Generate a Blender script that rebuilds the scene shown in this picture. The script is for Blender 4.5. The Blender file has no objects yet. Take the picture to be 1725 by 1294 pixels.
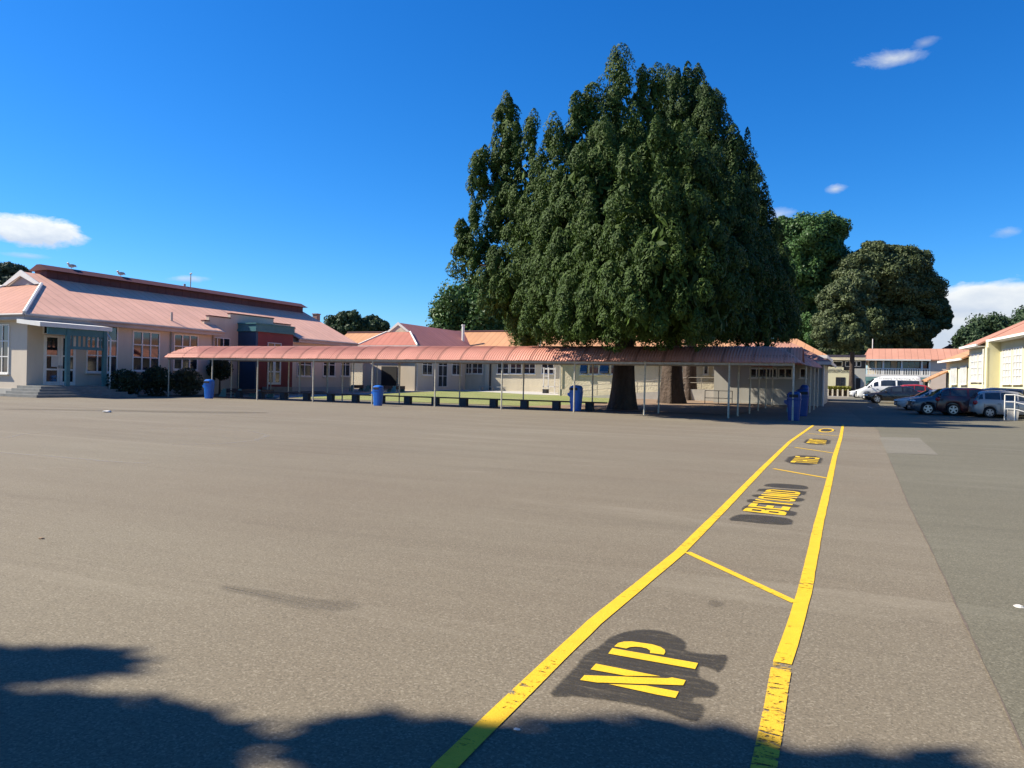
import bpy, bmesh, math, random
import numpy as np
from mathutils import Vector, Matrix
random.seed(7); RNG = np.random.default_rng(11)
R = math.radians
S = bpy.context.scene
COL = S.collection

# ------------------------------------------------------------------ camera
YAW, PITCH, ROLL, FPX = R(25.0), -3.0/1290, R(1.25), 1290.0
CAM = Vector((0, 0, 1.6))
f0 = Vector((-math.sin(YAW), math.cos(YAW), 0)); r0 = Vector((math.cos(YAW), math.sin(YAW), 0)); up = Vector((0, 0, 1))
fw = f0*math.cos(PITCH) + up*math.sin(PITCH)
u0 = up*math.cos(PITCH) - f0*math.sin(PITCH)
rr = r0*math.cos(ROLL) + u0*math.sin(ROLL)
uu = u0*math.cos(ROLL) - r0*math.sin(ROLL)
cd = bpy.data.cameras.new('camera'); cam = bpy.data.objects.new('camera', cd); COL.objects.link(cam)
cd.sensor_width = 36; cd.lens = FPX/1725*36; cd.clip_end = 6000; cd.clip_start = .05
cam.matrix_world = Matrix(((rr.x, uu.x, -fw.x, CAM.x), (rr.y, uu.y, -fw.y, CAM.y), (rr.z, uu.z, -fw.z, CAM.z), (0, 0, 0, 1)))
S.camera = cam

def ray(px, py): return fw*FPX + rr*(px-862.5) - uu*(py-647)
def G(px, py, z=0.0):
    d = ray(px, py); t = (z-CAM.z)/d.z; p = CAM+d*t; return (p.x, p.y)
def onY(px, py, y):
    d = ray(px, py); p = CAM+d*(y/d.y); return (p.x, p.z)
def onX(px, py, x):
    d = ray(px, py); p = CAM+d*(x/d.x); return (p.y, p.z)
def onP(px, py, P0, dr):
    d = ray(px, py); nx, ny = dr[1], -dr[0]
    t = (P0[0]*nx+P0[1]*ny)/(d.x*nx+d.y*ny); p = CAM+d*t
    return ((p.x-P0[0])*dr[0]+(p.y-P0[1])*dr[1], p.z)
def atD(px, py, D):                      # point at depth D metres
    d = ray(px, py); p = CAM+d*(D/FPX); return (p.x, p.y, p.z)

# ------------------------------------------------------------------ terrain
YL = [41+3*i for i in range(14)]
def _h(y):
    t = min(max((y-41)/39, 0), 1); return .6*t*t*(3-2*t)
def gz(y):
    if y <= 41: return 0.0
    if y >= 80: return .6
    i = int((y-41)//3); a = YL[i]; t = (y-a)/3
    return _h(a)*(1-t)+_h(a+3)*t

# ------------------------------------------------------------------ materials
MATS = {}
def newmat(name):
    m = bpy.data.materials.new(name); m.use_nodes = True
    nt = m.node_tree; b = nt.nodes['Principled BSDF']
    return m, nt, b
def N(nt, t, **k):
    n = nt.nodes.new(t)
    for a, v in k.items():
        if a.startswith('i_'): n.inputs[a[2:]].default_value = v
        else: setattr(n, a, v)
    return n
def mixc(nt, fac, a, b, mode='MIX'):
    n = nt.nodes.new('ShaderNodeMix'); n.data_type = 'RGBA'; n.blend_type = mode
    for sock, v in ((n.inputs[0], fac), (n.inputs[6], a), (n.inputs[7], b)):
        if isinstance(v, (int, float)): sock.default_value = v
        elif isinstance(v, tuple): sock.default_value = (v[0], v[1], v[2], 1)
        else: nt.links.new(v, sock)
    return n.outputs[2]
def noise(nt, vec, scale, detail=3, rough=.55, dist=0):
    n = N(nt, 'ShaderNodeTexNoise'); n.inputs['Scale'].default_value = scale
    n.inputs['Detail'].default_value = detail; n.inputs['Roughness'].default_value = rough; n.inputs['Distortion'].default_value = dist
    if vec is not None: nt.links.new(vec, n.inputs['Vector'])
    return n.outputs['Fac']
def maprange(nt, v, a, b, c, d):
    n = N(nt, 'ShaderNodeMapRange'); nt.links.new(v, n.inputs[0])
    for i, x in enumerate((a, b, c, d)): n.inputs[i+1].default_value = x
    return n.outputs[0]
def mth(nt, op, a, b=None, c=None):
    n = N(nt, 'ShaderNodeMath', operation=op)
    for i, v in enumerate((a, b, c)):
        if v is None: continue
        if isinstance(v, (int, float)): n.inputs[i].default_value = v
        else: nt.links.new(v, n.inputs[i])
    return n.outputs[0]
def wpos(nt, scale=None, rot=None):
    g = N(nt, 'ShaderNodeNewGeometry'); o = g.outputs['Position']
    if scale or rot:
        m = N(nt, 'ShaderNodeMapping'); nt.links.new(o, m.inputs[0])
        if scale: m.inputs['Scale'].default_value = scale
        if rot: m.inputs['Rotation'].default_value = rot
        o = m.outputs[0]
    return o
def bump(nt, b, h, strength=.3, dist=.02):
    n = N(nt, 'ShaderNodeBump'); n.inputs['Strength'].default_value = strength; n.inputs['Distance'].default_value = dist
    nt.links.new(h, n.inputs['Height']); nt.links.new(n.outputs[0], b.inputs['Normal'])
def pm(name, col, rough=.7, var=.18, vs=1.5, metal=0, spec=.4, bmp=0, bs=40, bd=.01, coat=0, streak=False, tint=None):
    if name in MATS: return MATS[name]
    m, nt, b = newmat(name)
    b.inputs['Roughness'].default_value = rough; b.inputs['Metallic'].default_value = metal
    b.inputs['Specular IOR Level'].default_value = spec
    if coat: b.inputs['Coat Weight'].default_value = coat; b.inputs['Coat Roughness'].default_value = .05
    vec = wpos(nt, (1, 1, .25) if streak else None)
    n1 = noise(nt, vec, vs, 5, .65)
    dark = tuple(c*(1-var) for c in col); lite = tuple(min(c*(1+var), 1) for c in col)
    if tint: dark = tint
    c = mixc(nt, maprange(nt, n1, .3, .7, 0, 1), dark, lite)
    nt.links.new(c, b.inputs['Base Color'])
    if bmp: bump(nt, b, noise(nt, wpos(nt), bs, 3, .6), bmp, bd)
    MATS[name] = m; return m
def ribroof(name, col, axis, period, var=.12, rough=.55, line=.72, ang=0):
    m, nt, b = newmat(name)
    b.inputs['Roughness'].default_value = max(rough, .62); b.inputs['Specular IOR Level'].default_value = .1
    vec = wpos(nt, rot=(0, 0, ang) if ang else None)
    sx = N(nt, 'ShaderNodeSeparateXYZ'); nt.links.new(vec, sx.inputs[0])
    v = mth(nt, 'DIVIDE', sx.outputs[axis], period)
    fr = mth(nt, 'FRACT', v)
    tri = mth(nt, 'ABSOLUTE', mth(nt, 'SUBTRACT', fr, .5))
    ln = maprange(nt, tri, .0, .09, 0, 1)
    n1 = noise(nt, wpos(nt), .35, 5, .65); n2 = noise(nt, wpos(nt, (1, 1, 3)), 3, 4, .7)
    # sheet-to-sheet tone
    wn = N(nt, 'ShaderNodeTexWhiteNoise', noise_dimensions='1D'); nt.links.new(mth(nt, 'FLOOR', mth(nt, 'ADD', v, .5)), wn.inputs['W'])
    base = mixc(nt, maprange(nt, n1, .3, .7, 0, 1), tuple(c*(1-var) for c in col), tuple(c*(1+var) for c in col))
    base = mixc(nt, maprange(nt, n2, .55, .8, 0, .35), base, tuple(c*.55 for c in col))
    base = mixc(nt, mth(nt, 'MULTIPLY', wn.outputs[0], .22), base, tuple(c*.7 for c in col))
    base = mixc(nt, ln, tuple(c*line for c in col), base)
    nt.links.new(base, b.inputs['Base Color'])
    bump(nt, b, ln, .6, .03)
    return m
def foliage(name, c1, c2, rough=.6, trans=.15, ns=.35):
    m, nt, b = newmat(name)
    b.inputs['Roughness'].default_value = rough; b.inputs['Specular IOR Level'].default_value = .25
    g = N(nt, 'ShaderNodeNewGeometry')
    n1 = noise(nt, wpos(nt), ns, 3, .6)
    f = mth(nt, 'ADD', mth(nt, 'MULTIPLY', g.outputs['Random Per Island'], .55), mth(nt, 'MULTIPLY', n1, .5))
    c = mixc(nt, f, c1, c2)
    nt.links.new(c, b.inputs['Base Color'])
    tr = N(nt, 'ShaderNodeBsdfTranslucent'); nt.links.new(c, tr.inputs[0])
    mx = N(nt, 'ShaderNodeMixShader'); mx.inputs[0].default_value = trans
    nt.links.new(b.outputs[0], mx.inputs[1]); nt.links.new(tr.outputs[0], mx.inputs[2])
    out = nt.nodes['Material Output']; nt.links.new(mx.outputs[0], out.inputs[0])
    return m

def asphalt(name, a, c, worn):
    m, nt, b = newmat(name)
    b.inputs['Roughness'].default_value = .9; b.inputs['Specular IOR Level'].default_value = .25
    big = noise(nt, wpos(nt), .16, 6, .62)
    ax = N(nt, 'ShaderNodeMapping'); nt.links.new(wpos(nt), ax.inputs[0]); ax.inputs['Rotation'].default_value = (0, 0, R(-25)); ax.inputs['Scale'].default_value = (.12, 1.1, 1)
    streak = noise(nt, ax.outputs[0], .5, 6, .7, .4)
    fine = noise(nt, wpos(nt), 55, 3, .75)
    fine2 = noise(nt, wpos(nt), 190, 2, .8)
    patch = noise(nt, wpos(nt), .7, 4, .6, 1.2)
    c0 = mixc(nt, maprange(nt, big, .35, .65, 0, 1), a, c)
    c1 = mixc(nt, maprange(nt, streak, .42, .75, 0, .55), c0, tuple(x*.8 for x in a))
    c1 = mixc(nt, maprange(nt, streak, .25, .4, .5, 0), c1, worn)
    c2 = mixc(nt, maprange(nt, patch, .62, .8, 0, .35), c1, tuple(x*.62 for x in a))
    c3 = mixc(nt, maprange(nt, fine, .36, .66, 0, 1), mixc(nt, 1.0, c2, (.76, .75, .73), 'MULTIPLY'), mixc(nt, 1.0, c2, (1.22, 1.2, 1.17), 'MULTIPLY'))
    c4 = mixc(nt, maprange(nt, fine2, .60, .8, 0, .5), c3, tuple(x*1.7 for x in worn))
    vo = N(nt, 'ShaderNodeTexVoronoi'); vo.inputs['Scale'].default_value = 95; nt.links.new(wpos(nt), vo.inputs['Vector'])
    sv = N(nt, 'ShaderNodeSeparateColor'); nt.links.new(vo.outputs['Color'], sv.inputs[0])
    c4 = mixc(nt, maprange(nt, sv.outputs[0], .84, .88, 0, .32), c4, tuple(x*1.75 for x in worn))
    c4 = mixc(nt, maprange(nt, sv.outputs[1], .84, .88, 0, .38), c4, tuple(x*.42 for x in a))
    # long faint sweeping wear marks
    mp = N(nt, 'ShaderNodeMapping'); nt.links.new(wpos(nt), mp.inputs[0]); mp.inputs['Rotation'].default_value = (0, 0, R(-18)); mp.inputs['Scale'].default_value = (.05, .55, 1)
    sw = noise(nt, mp.outputs[0], 1.0, 7, .75, 1.6)
    c4 = mixc(nt, maprange(nt, sw, .54, .66, 0, .30), c4, tuple(x*1.35 for x in worn))
    c4 = mixc(nt, maprange(nt, sw, .44, .32, 0, .34), c4, tuple(x*.66 for x in a))
    nt.links.new(c4, b.inputs['Base Color'])
    bump(nt, b, mth(nt, 'ADD', fine, mth(nt, 'MULTIPLY', fine2, .5)), .35, .007)
    return m
M_ASPH = asphalt('asphalt', (.157, .132, .098), (.176, .156, .118), (.198, .176, .135))
M_ASPH2 = asphalt('grey asphalt', (.122, .114, .084), (.136, .129, .097), (.152, .143, .11))
M_ASPH3 = asphalt('patch asphalt', (.157, .147, .118), (.172, .161, .13), (.184, .17, .138))

def paintmat(name, col, wear, var=.6, fade=False, op=1.0):
    m, nt, b = newmat(name)
    b.inputs['Roughness'].default_value = .7; b.inputs['Specular IOR Level'].default_value = .3
    vec = wpos(nt)
    n1 = noise(nt, vec, 16, 6, .8, .6); n2 = noise(nt, wpos(nt, (2.2, 12, 1)), 2.2, 5, .75, .5); n3 = noise(nt, vec, 1.0, 3, .6)
    w = mth(nt, 'ADD', mth(nt, 'MULTIPLY', n1, .5), mth(nt, 'MULTIPLY', n2, .5))
    w = mth(nt, 'ADD', w, mth(nt, 'MULTIPLY', mth(nt, 'SUBTRACT', n3, .5), .28))
    k = maprange(nt, w, wear, wear+.035, op, 0)
    if fade:
        at = N(nt, 'ShaderNodeAttribute'); at.attribute_name = 'fade'
        e = mth(nt, 'ADD', at.outputs['Fac'], mth(nt, 'MULTIPLY', mth(nt, 'SUBTRACT', noise(nt, vec, 22, 4, .7), .5), 1.5))
        k = mth(nt, 'MULTIPLY', k, maprange(nt, e, .0, 1.0, 0, 1))
        st = noise(nt, wpos(nt, (1.2, 9, 1)), 3.0, 4, .7, .3)
        k = mth(nt, 'MULTIPLY', k, maprange(nt, st, .48, .70, 1, .35))
        k = mth(nt, 'MULTIPLY', k, maprange(nt, noise(nt, vec, 70, 3, .8), .5, .72, 1, .45))
    t = mixc(nt, maprange(nt, noise(nt, vec, 7, 5, .7), .3, .7, 0, 1), tuple(x*.84 for x in col), col)
    t = mixc(nt, maprange(nt, noise(nt, vec, 60, 3, .7), .55, .75, 0, .3), t, tuple(x*.6 for x in col))
    nt.links.new(t, b.inputs['Base Color'])
    bump(nt, b, noise(nt, vec, 80, 3, .7), .5, .008)
    tr = N(nt, 'ShaderNodeBsdfTransparent'); mx = N(nt, 'ShaderNodeMixShader'); nt.links.new(k, mx.inputs[0])
    nt.links.new(tr.outputs[0], mx.inputs[1]); nt.links.new(b.outputs[0], mx.inputs[2]); nt.links.new(mx.outputs[0], nt.nodes['Material Output'].inputs[0])
    return m
M_YEL = paintmat('yellow paint', (.74, .455, .022), .572)
M_YEL2 = paintmat('crisp yellow paint', (.75, .48, .022), .61)
M_YWORN = paintmat('worn yellow paint', (.72, .44, .03), .525)
M_BLK = paintmat('old black paint', (.042, .038, .032), .64, fade=True, op=.82)
M_STAIN = paintmat('tar stain', (.05, .042, .034), .60, fade=True, op=.22)
M_GHOST = paintmat('ghost line paint', (.33, .30, .25), .53, op=.38)
M_WLINE = paintmat('white line paint', (.50, .47, .38), .56)

def grassmat():
    m, nt, b = newmat('lawn'); b.inputs['Roughness'].default_value = .9
    n1 = noise(nt, wpos(nt), .5, 5, .6); n2 = noise(nt, wpos(nt), 9, 4, .7); n3 = noise(nt, wpos(nt), 50, 2, .7)
    c = mixc(nt, maprange(nt, n1, .35, .65, 0, 1), (.17, .21, .045), (.26, .25, .085))
    c = mixc(nt, maprange(nt, n2, .5, .75, 0, .7), c, (.30, .26, .12))
    c = mixc(nt, maprange(nt, n3, .3, .7, 0, .5), c, (.08, .11, .02))
    nt.links.new(c, b.inputs['Base Color']); bump(nt, b, n3, .8, .03); return m
M_GRASS = grassmat()
M_DIRT = pm('dirt', (.20, .135, .085), .95, .35, 1.2, bmp=.6, bs=12)
M_CONC = pm('concrete', (.40, .38, .34), .85, .15, 1.2, bmp=.2)
M_WALLP = pm('pinkish render', (.56, .485, .385), .85, .09, .6, bmp=.25, bs=14, bd=.01, streak=True)
M_CREAM = pm('cream roughcast', (.56, .50, .37), .9, .10, .7, bmp=1.0, bs=9, bd=.05, streak=True)
M_GREYW = pm('grey render', (.40, .39, .35), .85, .12, .8, bmp=.3, bs=12, streak=True)
M_YELW = pm('yellow wall', (.66, .62, .40), .8, .07, .8, bmp=.2, streak=True)
M_WHITE = pm('white paint', (.72, .70, .64), .5, .06, 2)
M_OFFW = pm('off white paint', (.58, .56, .52), .55, .10, 2)
M_TEAL = pm('teal paint', (.045, .155, .17), .5, .15, 2)
M_LTEAL = pm('pale teal paint', (.16, .30, .28), .55, .15, 2)
M_BLUEW = pm('blue wall', (.018, .05, .095), .6, .15, 1)
M_REDW = pm('red wall', (.19, .032, .032), .65, .15, 1)
M_DARK = pm('dark opening', (.02, .02, .022), .7, .2, 2)
M_BLACK = pm('black plastic', (.03, .03, .032), .55, .2, 3)
M_GALV = pm('galvanised steel', (.36, .35, .32), .5, .25, 5, metal=.3)
M_POST = pm('painted post', (.50, .46, .36), .55, .25, 6, metal=.1)
M_STEEL = pm('rail steel', (.30, .27, .22), .5, .2, 5, metal=.4)
M_FASC = pm('grey fascia', (.38, .34, .31), .6, .12, 1)
M_TIMB = pm('dark bench timber', (.05, .03, .028), .6, .3, 5)
M_BLOCK = pm('bench block', (.035, .045, .055), .7, .2, 4)
M_STONE = pm('grey stone step', (.20, .20, .185), .85, .2, 2, bmp=.3)
M_BARK = pm('bark', (.07, .050, .038), .95, .4, 2.2, bmp=1.0, bs=5, bd=.12, streak=True)
M_BIN = pm('blue plastic', (.012, .13, .50), .38, .12, 4, spec=.5)
M_BIND = pm('dark blue plastic', (.012, .05, .20), .4, .12, 4, spec=.5)
M_BRICKC = pm('chimney brick', (.26, .17, .14), .9, .2, 4)
M_RED = pm('red cloth', (.42, .03, .03), .6, .1, 3)
def glass(name, col, rough=.06):
    m, nt, b = newmat(name); b.inputs['Roughness'].default_value = rough; b.inputs['Specular IOR Level'].default_value = .9
    n = noise(nt, wpos(nt), .9, 3, .6)
    nt.links.new(mixc(nt, maprange(nt, n, .35, .65, 0, 1), tuple(x*.5 for x in col), tuple(x*1.6 for x in col)), b.inputs['Base Color'])
    bump(nt, b, noise(nt, wpos(nt), 1.3, 2, .5), .04, .02)
    MATS[name] = m; return m
M_GLASS = glass('window glass', (.018, .022, .028))
M_CURT = pm('curtained glass', (.50, .52, .52), .18, .16, 1.6, spec=.6)
M_CGLASS = glass('car glass', (.02, .026, .03), .03)

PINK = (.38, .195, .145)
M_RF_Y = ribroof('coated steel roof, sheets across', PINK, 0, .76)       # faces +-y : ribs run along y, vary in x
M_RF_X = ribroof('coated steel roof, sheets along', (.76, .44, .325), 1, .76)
M_RF_OR = ribroof('sun faded orange roof', (.45, .24, .13), 0, .82)
M_RF_DARK = ribroof('deep red roof', (.115, .055, .058), 1, .9)
M_CANO = ribroof('canopy sheet', (.62, .305, .235), 0, 1.52, .12, .5, .55)
M_CANY = ribroof('canopy sheet along', (.62, .305, .235), 1, 1.52, .12, .5, .55)
M_SHED = ribroof('dark roof', (.035, .03, .035), 0, .8)

# ------------------------------------------------------------------ mesh builder
class MB:
    def __init__(s): s.v = []; s.f = []
    def add(s, vs, fs):
        n = len(s.v); s.v += [tuple(v) for v in vs]; s.f += [tuple(i+n for i in f) for f in fs]; return s
    def box(s, x0, x1, y0, y1, z0, z1):
        return s.add([(x0,y0,z0),(x1,y0,z0),(x1,y1,z0),(x0,y1,z0),(x0,y0,z1),(x1,y0,z1),(x1,y1,z1),(x0,y1,z1)],
                     [(0,3,2,1),(4,5,6,7),(0,1,5,4),(1,2,6,5),(2,3,7,6),(3,0,4,7)])
    def ob(s, P, d, s0, s1, n0, n1, z0, z1):     # along d, outward normal = right of d
        nx, ny = d[1], -d[0]
        c = []
        for z in (z0, z1):
            for a, b in ((s0, n0), (s1, n0), (s1, n1), (s0, n1)):
                c.append((P[0]+d[0]*a+nx*b, P[1]+d[1]*a+ny*b, z))
        return s.add(c, [(0,3,2,1),(4,5,6,7),(0,1,5,4),(1,2,6,5),(2,3,7,6),(3,0,4,7)])
    def poly(s, pts): return s.add(pts, [tuple(range(len(pts)))])
    def slab(s, pts, t=.1):
        n = len(pts); low = [(p[0], p[1], p[2]-t) for p in pts]
        return s.add(list(pts)+low, [tuple(range(n)), tuple(range(2*n-1, n-1, -1))]+[(i, (i+1) % n, n+(i+1) % n, n+i) for i in range(n)])
    def prism(s, pts, vec):                       # any planar polygon swept by vec
        n = len(pts); q = [(p[0]+vec[0], p[1]+vec[1], p[2]+vec[2]) for p in pts]
        return s.add(list(pts)+q, [tuple(range(n)), tuple(range(2*n-1, n-1, -1))]+[(i, (i+1) % n, n+(i+1) % n, n+i) for i in range(n)])
    def tube(s, p0, p1, r0, r1=None, n=10):
        r1 = r0 if r1 is None else r1
        a = Vector(p0); b = Vector(p1); d = (b-a).normalized()
        q = d.orthogonal().normalized(); w = d.cross(q)
        vs = []
        for c, r in ((a, r0), (b, r1)):
            for i in range(n):
                t = 2*math.pi*i/n; vs.append(c+q*math.cos(t)*r+w*math.sin(t)*r)
        return s.add(vs, [(i, (i+1) % n, n+(i+1) % n, n+i) for i in range(n)]+[tuple(range(n-1, -1, -1)), tuple(range(n, 2*n))])
    def ell(s, c, r, nu=14, nv=8, jit=0):
        vs = [(c[0], c[1], c[2]+r[2])]
        for j in range(1, nv):
            ph = math.pi*j/nv
            for i in range(nu):
                th = 2*math.pi*i/nu; k = 1+random.uniform(-jit, jit)
                vs.append((c[0]+r[0]*k*math.sin(ph)*math.cos(th), c[1]+r[1]*k*math.sin(ph)*math.sin(th), c[2]+r[2]*k*math.cos(ph)))
        vs.append((c[0], c[1], c[2]-r[2]))
        fs = [(0, 1+i, 1+(i+1) % nu) for i in range(nu)]
        for j in range(nv-2):
            for i in range(nu):
                a = 1+j*nu+i; b = 1+j*nu+(i+1) % nu; fs.append((a, a+nu, b+nu, b))
        L = len(vs)-1; o = 1+(nv-2)*nu
        fs += [(L, o+(i+1) % nu, o+i) for i in range(nu)]
        return s.add(vs, fs)

def mkobj(name, mb, mat, parent=None, origin=(0, 0, 0), rz=0, smooth=False, bevel=0, recalc=True):
    me = bpy.data.meshes.new(name)
    c, sn = math.cos(-rz), math.sin(-rz)
    vs = []
    for v in mb.v:
        x, y, z = v[0]-origin[0], v[1]-origin[1], v[2]-origin[2]
        vs.append((x*c-y*sn, x*sn+y*c, z))
    me.from_pydata(vs, [], mb.f); me.update()
    if recalc or bevel:
        bm = bmesh.new(); bm.from_mesh(me)
        bmesh.ops.recalc_face_normals(bm, faces=bm.faces)
        if bevel: bmesh.ops.bevel(bm, geom=bm.edges[:], offset=bevel, segments=2, affect='EDGES', clamp_overlap=True)
        bm.to_mesh(me); bm.free()
    if smooth: me.shade_smooth()
    me.materials.append(mat)
    o = bpy.data.objects.new(name, me); COL.objects.link(o)
    if parent: o.parent = parent
    return o
def tag(o, label=None, cat=None, group=None, kind=None):
    if label: o['label'] = label
    if cat: o['category'] = cat
    if group: o['group'] = group
    if kind: o['kind'] = kind
    return o
class Thing:
    def __init__(s, name, label, cat, loc=(0, 0, 0), rz=0, group=None, local=False):
        s.e = bpy.data.objects.new(name, None); COL.objects.link(s.e); s.e.empty_display_size = .2
        s.e.location = loc; s.e.rotation_euler = (0, 0, rz); tag(s.e, label, cat, group)
        s.o = (0, 0, 0) if local else tuple(loc); s.rz = 0 if local else rz
    def part(s, name, mb, mat, parent=None, label=None, **k):
        o = mkobj(name, mb, mat, parent or s.e, s.o, s.rz, **k)
        if label: o['label'] = label
        return o
def dup(root, loc, rz, label, group=None):
    r = root.copy(); COL.objects.link(r); r.location = loc; r.rotation_euler = (0, 0, rz); r['label'] = label
    if group: r['group'] = group
    for ch in list(root.children):
        c = ch.copy(); COL.objects.link(c); c.parent = r
        for g in list(ch.children):
            d = g.copy(); COL.objects.link(d); d.parent = c
    return r
def structure(name, mb, mat, **k):
    o = mkobj(name, mb, mat, **k); o['kind'] = 'structure'; return o
def single(name, mb, mat, label, cat, group=None, **k):
    o = mkobj(name, mb, mat, **k); tag(o, label, cat, group); return o

# ------------------------------------------------------------------ ground and sheets
def clip(poly, y, keep_above):
    out = []
    for i in range(len(poly)):
        a, b = poly[i], poly[(i+1) % len(poly)]
        ia = (a[1] >= y) == keep_above; ib = (b[1] >= y) == keep_above
        if ia: out.append(a)
        if ia != ib:
            t = (y-a[1])/(b[1]-a[1]); out.append((a[0]+(b[0]-a[0])*t, y))
    return out
def sheet(mb, poly, lift):
    poly = [tuple(p) for p in poly]
    ys = [-1e5]+YL+[1e5]
    for i in range(len(ys)-1):
        p = poly
        if ys[i] > -9e4: p = clip(p, ys[i], True)
        if len(p) > 2 and ys[i+1] < 9e4: p = clip(p, ys[i+1]-1e-9, False)
        if len(p) > 2: mb.poly([(a, b, gz(min(max(b, ys[i]), ys[i+1]-1e-6))+lift) for a, b in p])
    return mb
g = MB(); xs = [-2500, -300, -80, -40, -10, 20, 80, 300, 2500]; ys = [-400, 0, 20]+YL+[120, 400, 3500]
for i in range(len(xs)-1):
    for j in range(len(ys)-1):
        g.poly([(xs[i], ys[j], gz(ys[j])), (xs[i+1], ys[j], gz(ys[j])), (xs[i+1], ys[j+1], gz(ys[j+1])), (xs[i], ys[j+1], gz(ys[j+1]))])
structure('ground', g, M_ASPH)
# greyer car park asphalt to the right of a seam
seam = [G(1760, 1310), G(1725, 1264), G(1655, 1115), G(1570, 930), G(1530, 850), G(1494, 764), G(1479, 724)]
sm = MB(); sheet(sm, [(60, -20), (.66, -20)]+[(p[0], p[1]) for p in seam]+[(-.7, 50), (-2.2, 66), (-2.2, 140), (60, 140)], .004)
structure('car_park', sm, M_ASPH2)
sm = MB(); sheet(sm, [G(1481, 737), G(1548, 738), G(1581, 767), G(1494, 764)], .008)
structure('asphalt_patch', sm, M_ASPH3)
# seam tar line
sm = MB()
def strip(mb, pts, w, lift, wob=0, seg=.25):
    P = []
    for a, b in zip(pts[:-1], pts[1:]):
        n = max(1, int(math.dist(a, b)/seg))
        for k in range(n): P.append((a[0]+(b[0]-a[0])*k/n, a[1]+(b[1]-a[1])*k/n))
    P.append(pts[-1])
    L = []; Rr = []
    for i, p in enumerate(P):
        a = P[max(i-1, 0)]; b = P[min(i+1, len(P)-1)]
        d = Vector((b[0]-a[0], b[1]-a[1])).normalized(); n = Vector((d.y, -d.x))
        w1 = w/2+random.uniform(-wob, wob); w2 = w/2+random.uniform(-wob, wob)
        L.append((p[0]-n.x*w1, p[1]-n.y*w1)); Rr.append((p[0]+n.x*w2, p[1]+n.y*w2))
    for i in range(len(P)-1):
        sheet(mb, [L[i], Rr[i], Rr[i+1], L[i+1]], lift)
strip(sm, seam, .012, .006, .006)
structure('asphalt_seam', sm, pm('dark crack', (.12, .095, .075), .95, .3, 20))

# lawn, path, dirt inside the courtyard
lw = MB(); sheet(lw, [(-40.5, 46.5), (-15.5, 46.0), (-14, 50), (-15, 60), (-17, 66), (-22, 67.2), (-29, 67.0), (-36, 71), (-40.5, 71)], .02)
structure('lawn', lw, M_GRASS)
dt = MB(); sheet(dt, [(-21, 44.3), (-6.8, 44.3), (-6.8, 60), (-9, 64.2), (-20, 64.5), (-17.5, 58), (-19, 50)], .03)
structure('bare_earth', dt, M_DIRT)
pth = MB(); sheet(pth, [(-46, 44.2), (-43.2, 44.2), (-43.2, 46.3), (-41, 46.4), (-41, 71.2), (-36, 71.2), (-29.2, 67.3), (-14, 67.6), (-14, 82), (-50, 82), (-50, 60), (-46, 60)], .006)
structure('concrete_path', pth, M_CONC)

# ------------------------------------------------------------------ painted markings
def mark(name, mb, mat, label, cat, group=None): return single(name, mb, mat, label, cat, group, recalc=False)
mb = MB(); strip(mb, [G(705, 1345), G(752, 1290), G(880, 1165), G(1000, 1050), G(1144, 932), G(1218, 858), G(1284, 790), G(1331, 744), G(1371, 716)], .105, .005, .002)
mark('painted_line', mb, M_YEL, 'long yellow painted line on the left side of the lettered strip', 'road marking')
mb = MB(); strip(mb, [G(1279, 1345), G(1288, 1290), G(1306, 1190), G(1316, 1128)], .105, .0052, .003)
mark('painted_line', mb, M_YWORN, 'short flaked yellow line at the near end of the right side of the lettered strip', 'road marking')
mb = MB(); strip(mb, [G(1315.5, 1130), G(1318.5, 1116)], .10, .0050, .002); mark('painted_line', mb, paintmat('nearly gone yellow paint', (.55, .34, .03), .47, op=.7), 'nearly worn away gap of paint in the right yellow line beside the letters NP', 'road marking')
mb = MB(); strip(mb, [G(1318, 1118), G(1337, 1060), G(1355, 1000), G(1380, 880), G(1396, 815), G(1406, 770), G(1416, 738), G(1420, 716)], .105, .0052, .0025)
mark('painted_line', mb, M_YEL, 'long yellow painted line on the right side of the lettered strip', 'road marking')
for (a, b, w, wh) in (((1158, 931), (1340, 1016), .075, 'between the letters NP and the word BEYOND'), ((1303, 790), (1394, 806), .085, 'between the words BEYOND and THIS'),
                  ((1339, 754), (1407, 764), .08, 'between the words THIS and POINT'), ((1361, 730.5), (1413, 735), .08, 'beyond the word POINT, farthest from the camera')):
    mb = MB(); strip(mb, [G(*a), G(*b)], w, .0060, .002)
    mark('cross_bar', mb, M_YEL, 'thin yellow cross bar '+wh, 'road marking', 'cross bars of the lettered strip')

def patch(polys, lift, w):
    # sheet with a 'fade' attribute: 0 on the rim, 1 inside, so the paint thins out at its edge
    vs = []; fs = []; fd = []
    for q, pts in enumerate(polys):
        n = len(pts); ar = sum(pts[i][0]*pts[(i+1) % n][1]-pts[(i+1) % n][0]*pts[i][1] for i in range(n))
        sgn = 1 if ar > 0 else -1; inn = []; out = []
        for i in range(n):
            a, b = Vector(pts[i-1]), Vector(pts[(i+1) % n]); d = (b-a).normalized(); nn = Vector((-d.y, d.x))*sgn
            inn.append(Vector(pts[i])+nn*w); out.append(Vector(pts[i])-nn*w*.5)
        o = len(vs); z = lift+.0003*q
        for p in out: vs.append((p.x, p.y, z)); fd.append(0)
        for p in inn: vs.append((p.x, p.y, z)); fd.append(1)
        for i in range(n): fs.append((o+i, o+(i+1) % n, o+n+(i+1) % n, o+n+i))
        fs.append(tuple(range(o+n, o+2*n)))
    return vs, fs, fd
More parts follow.
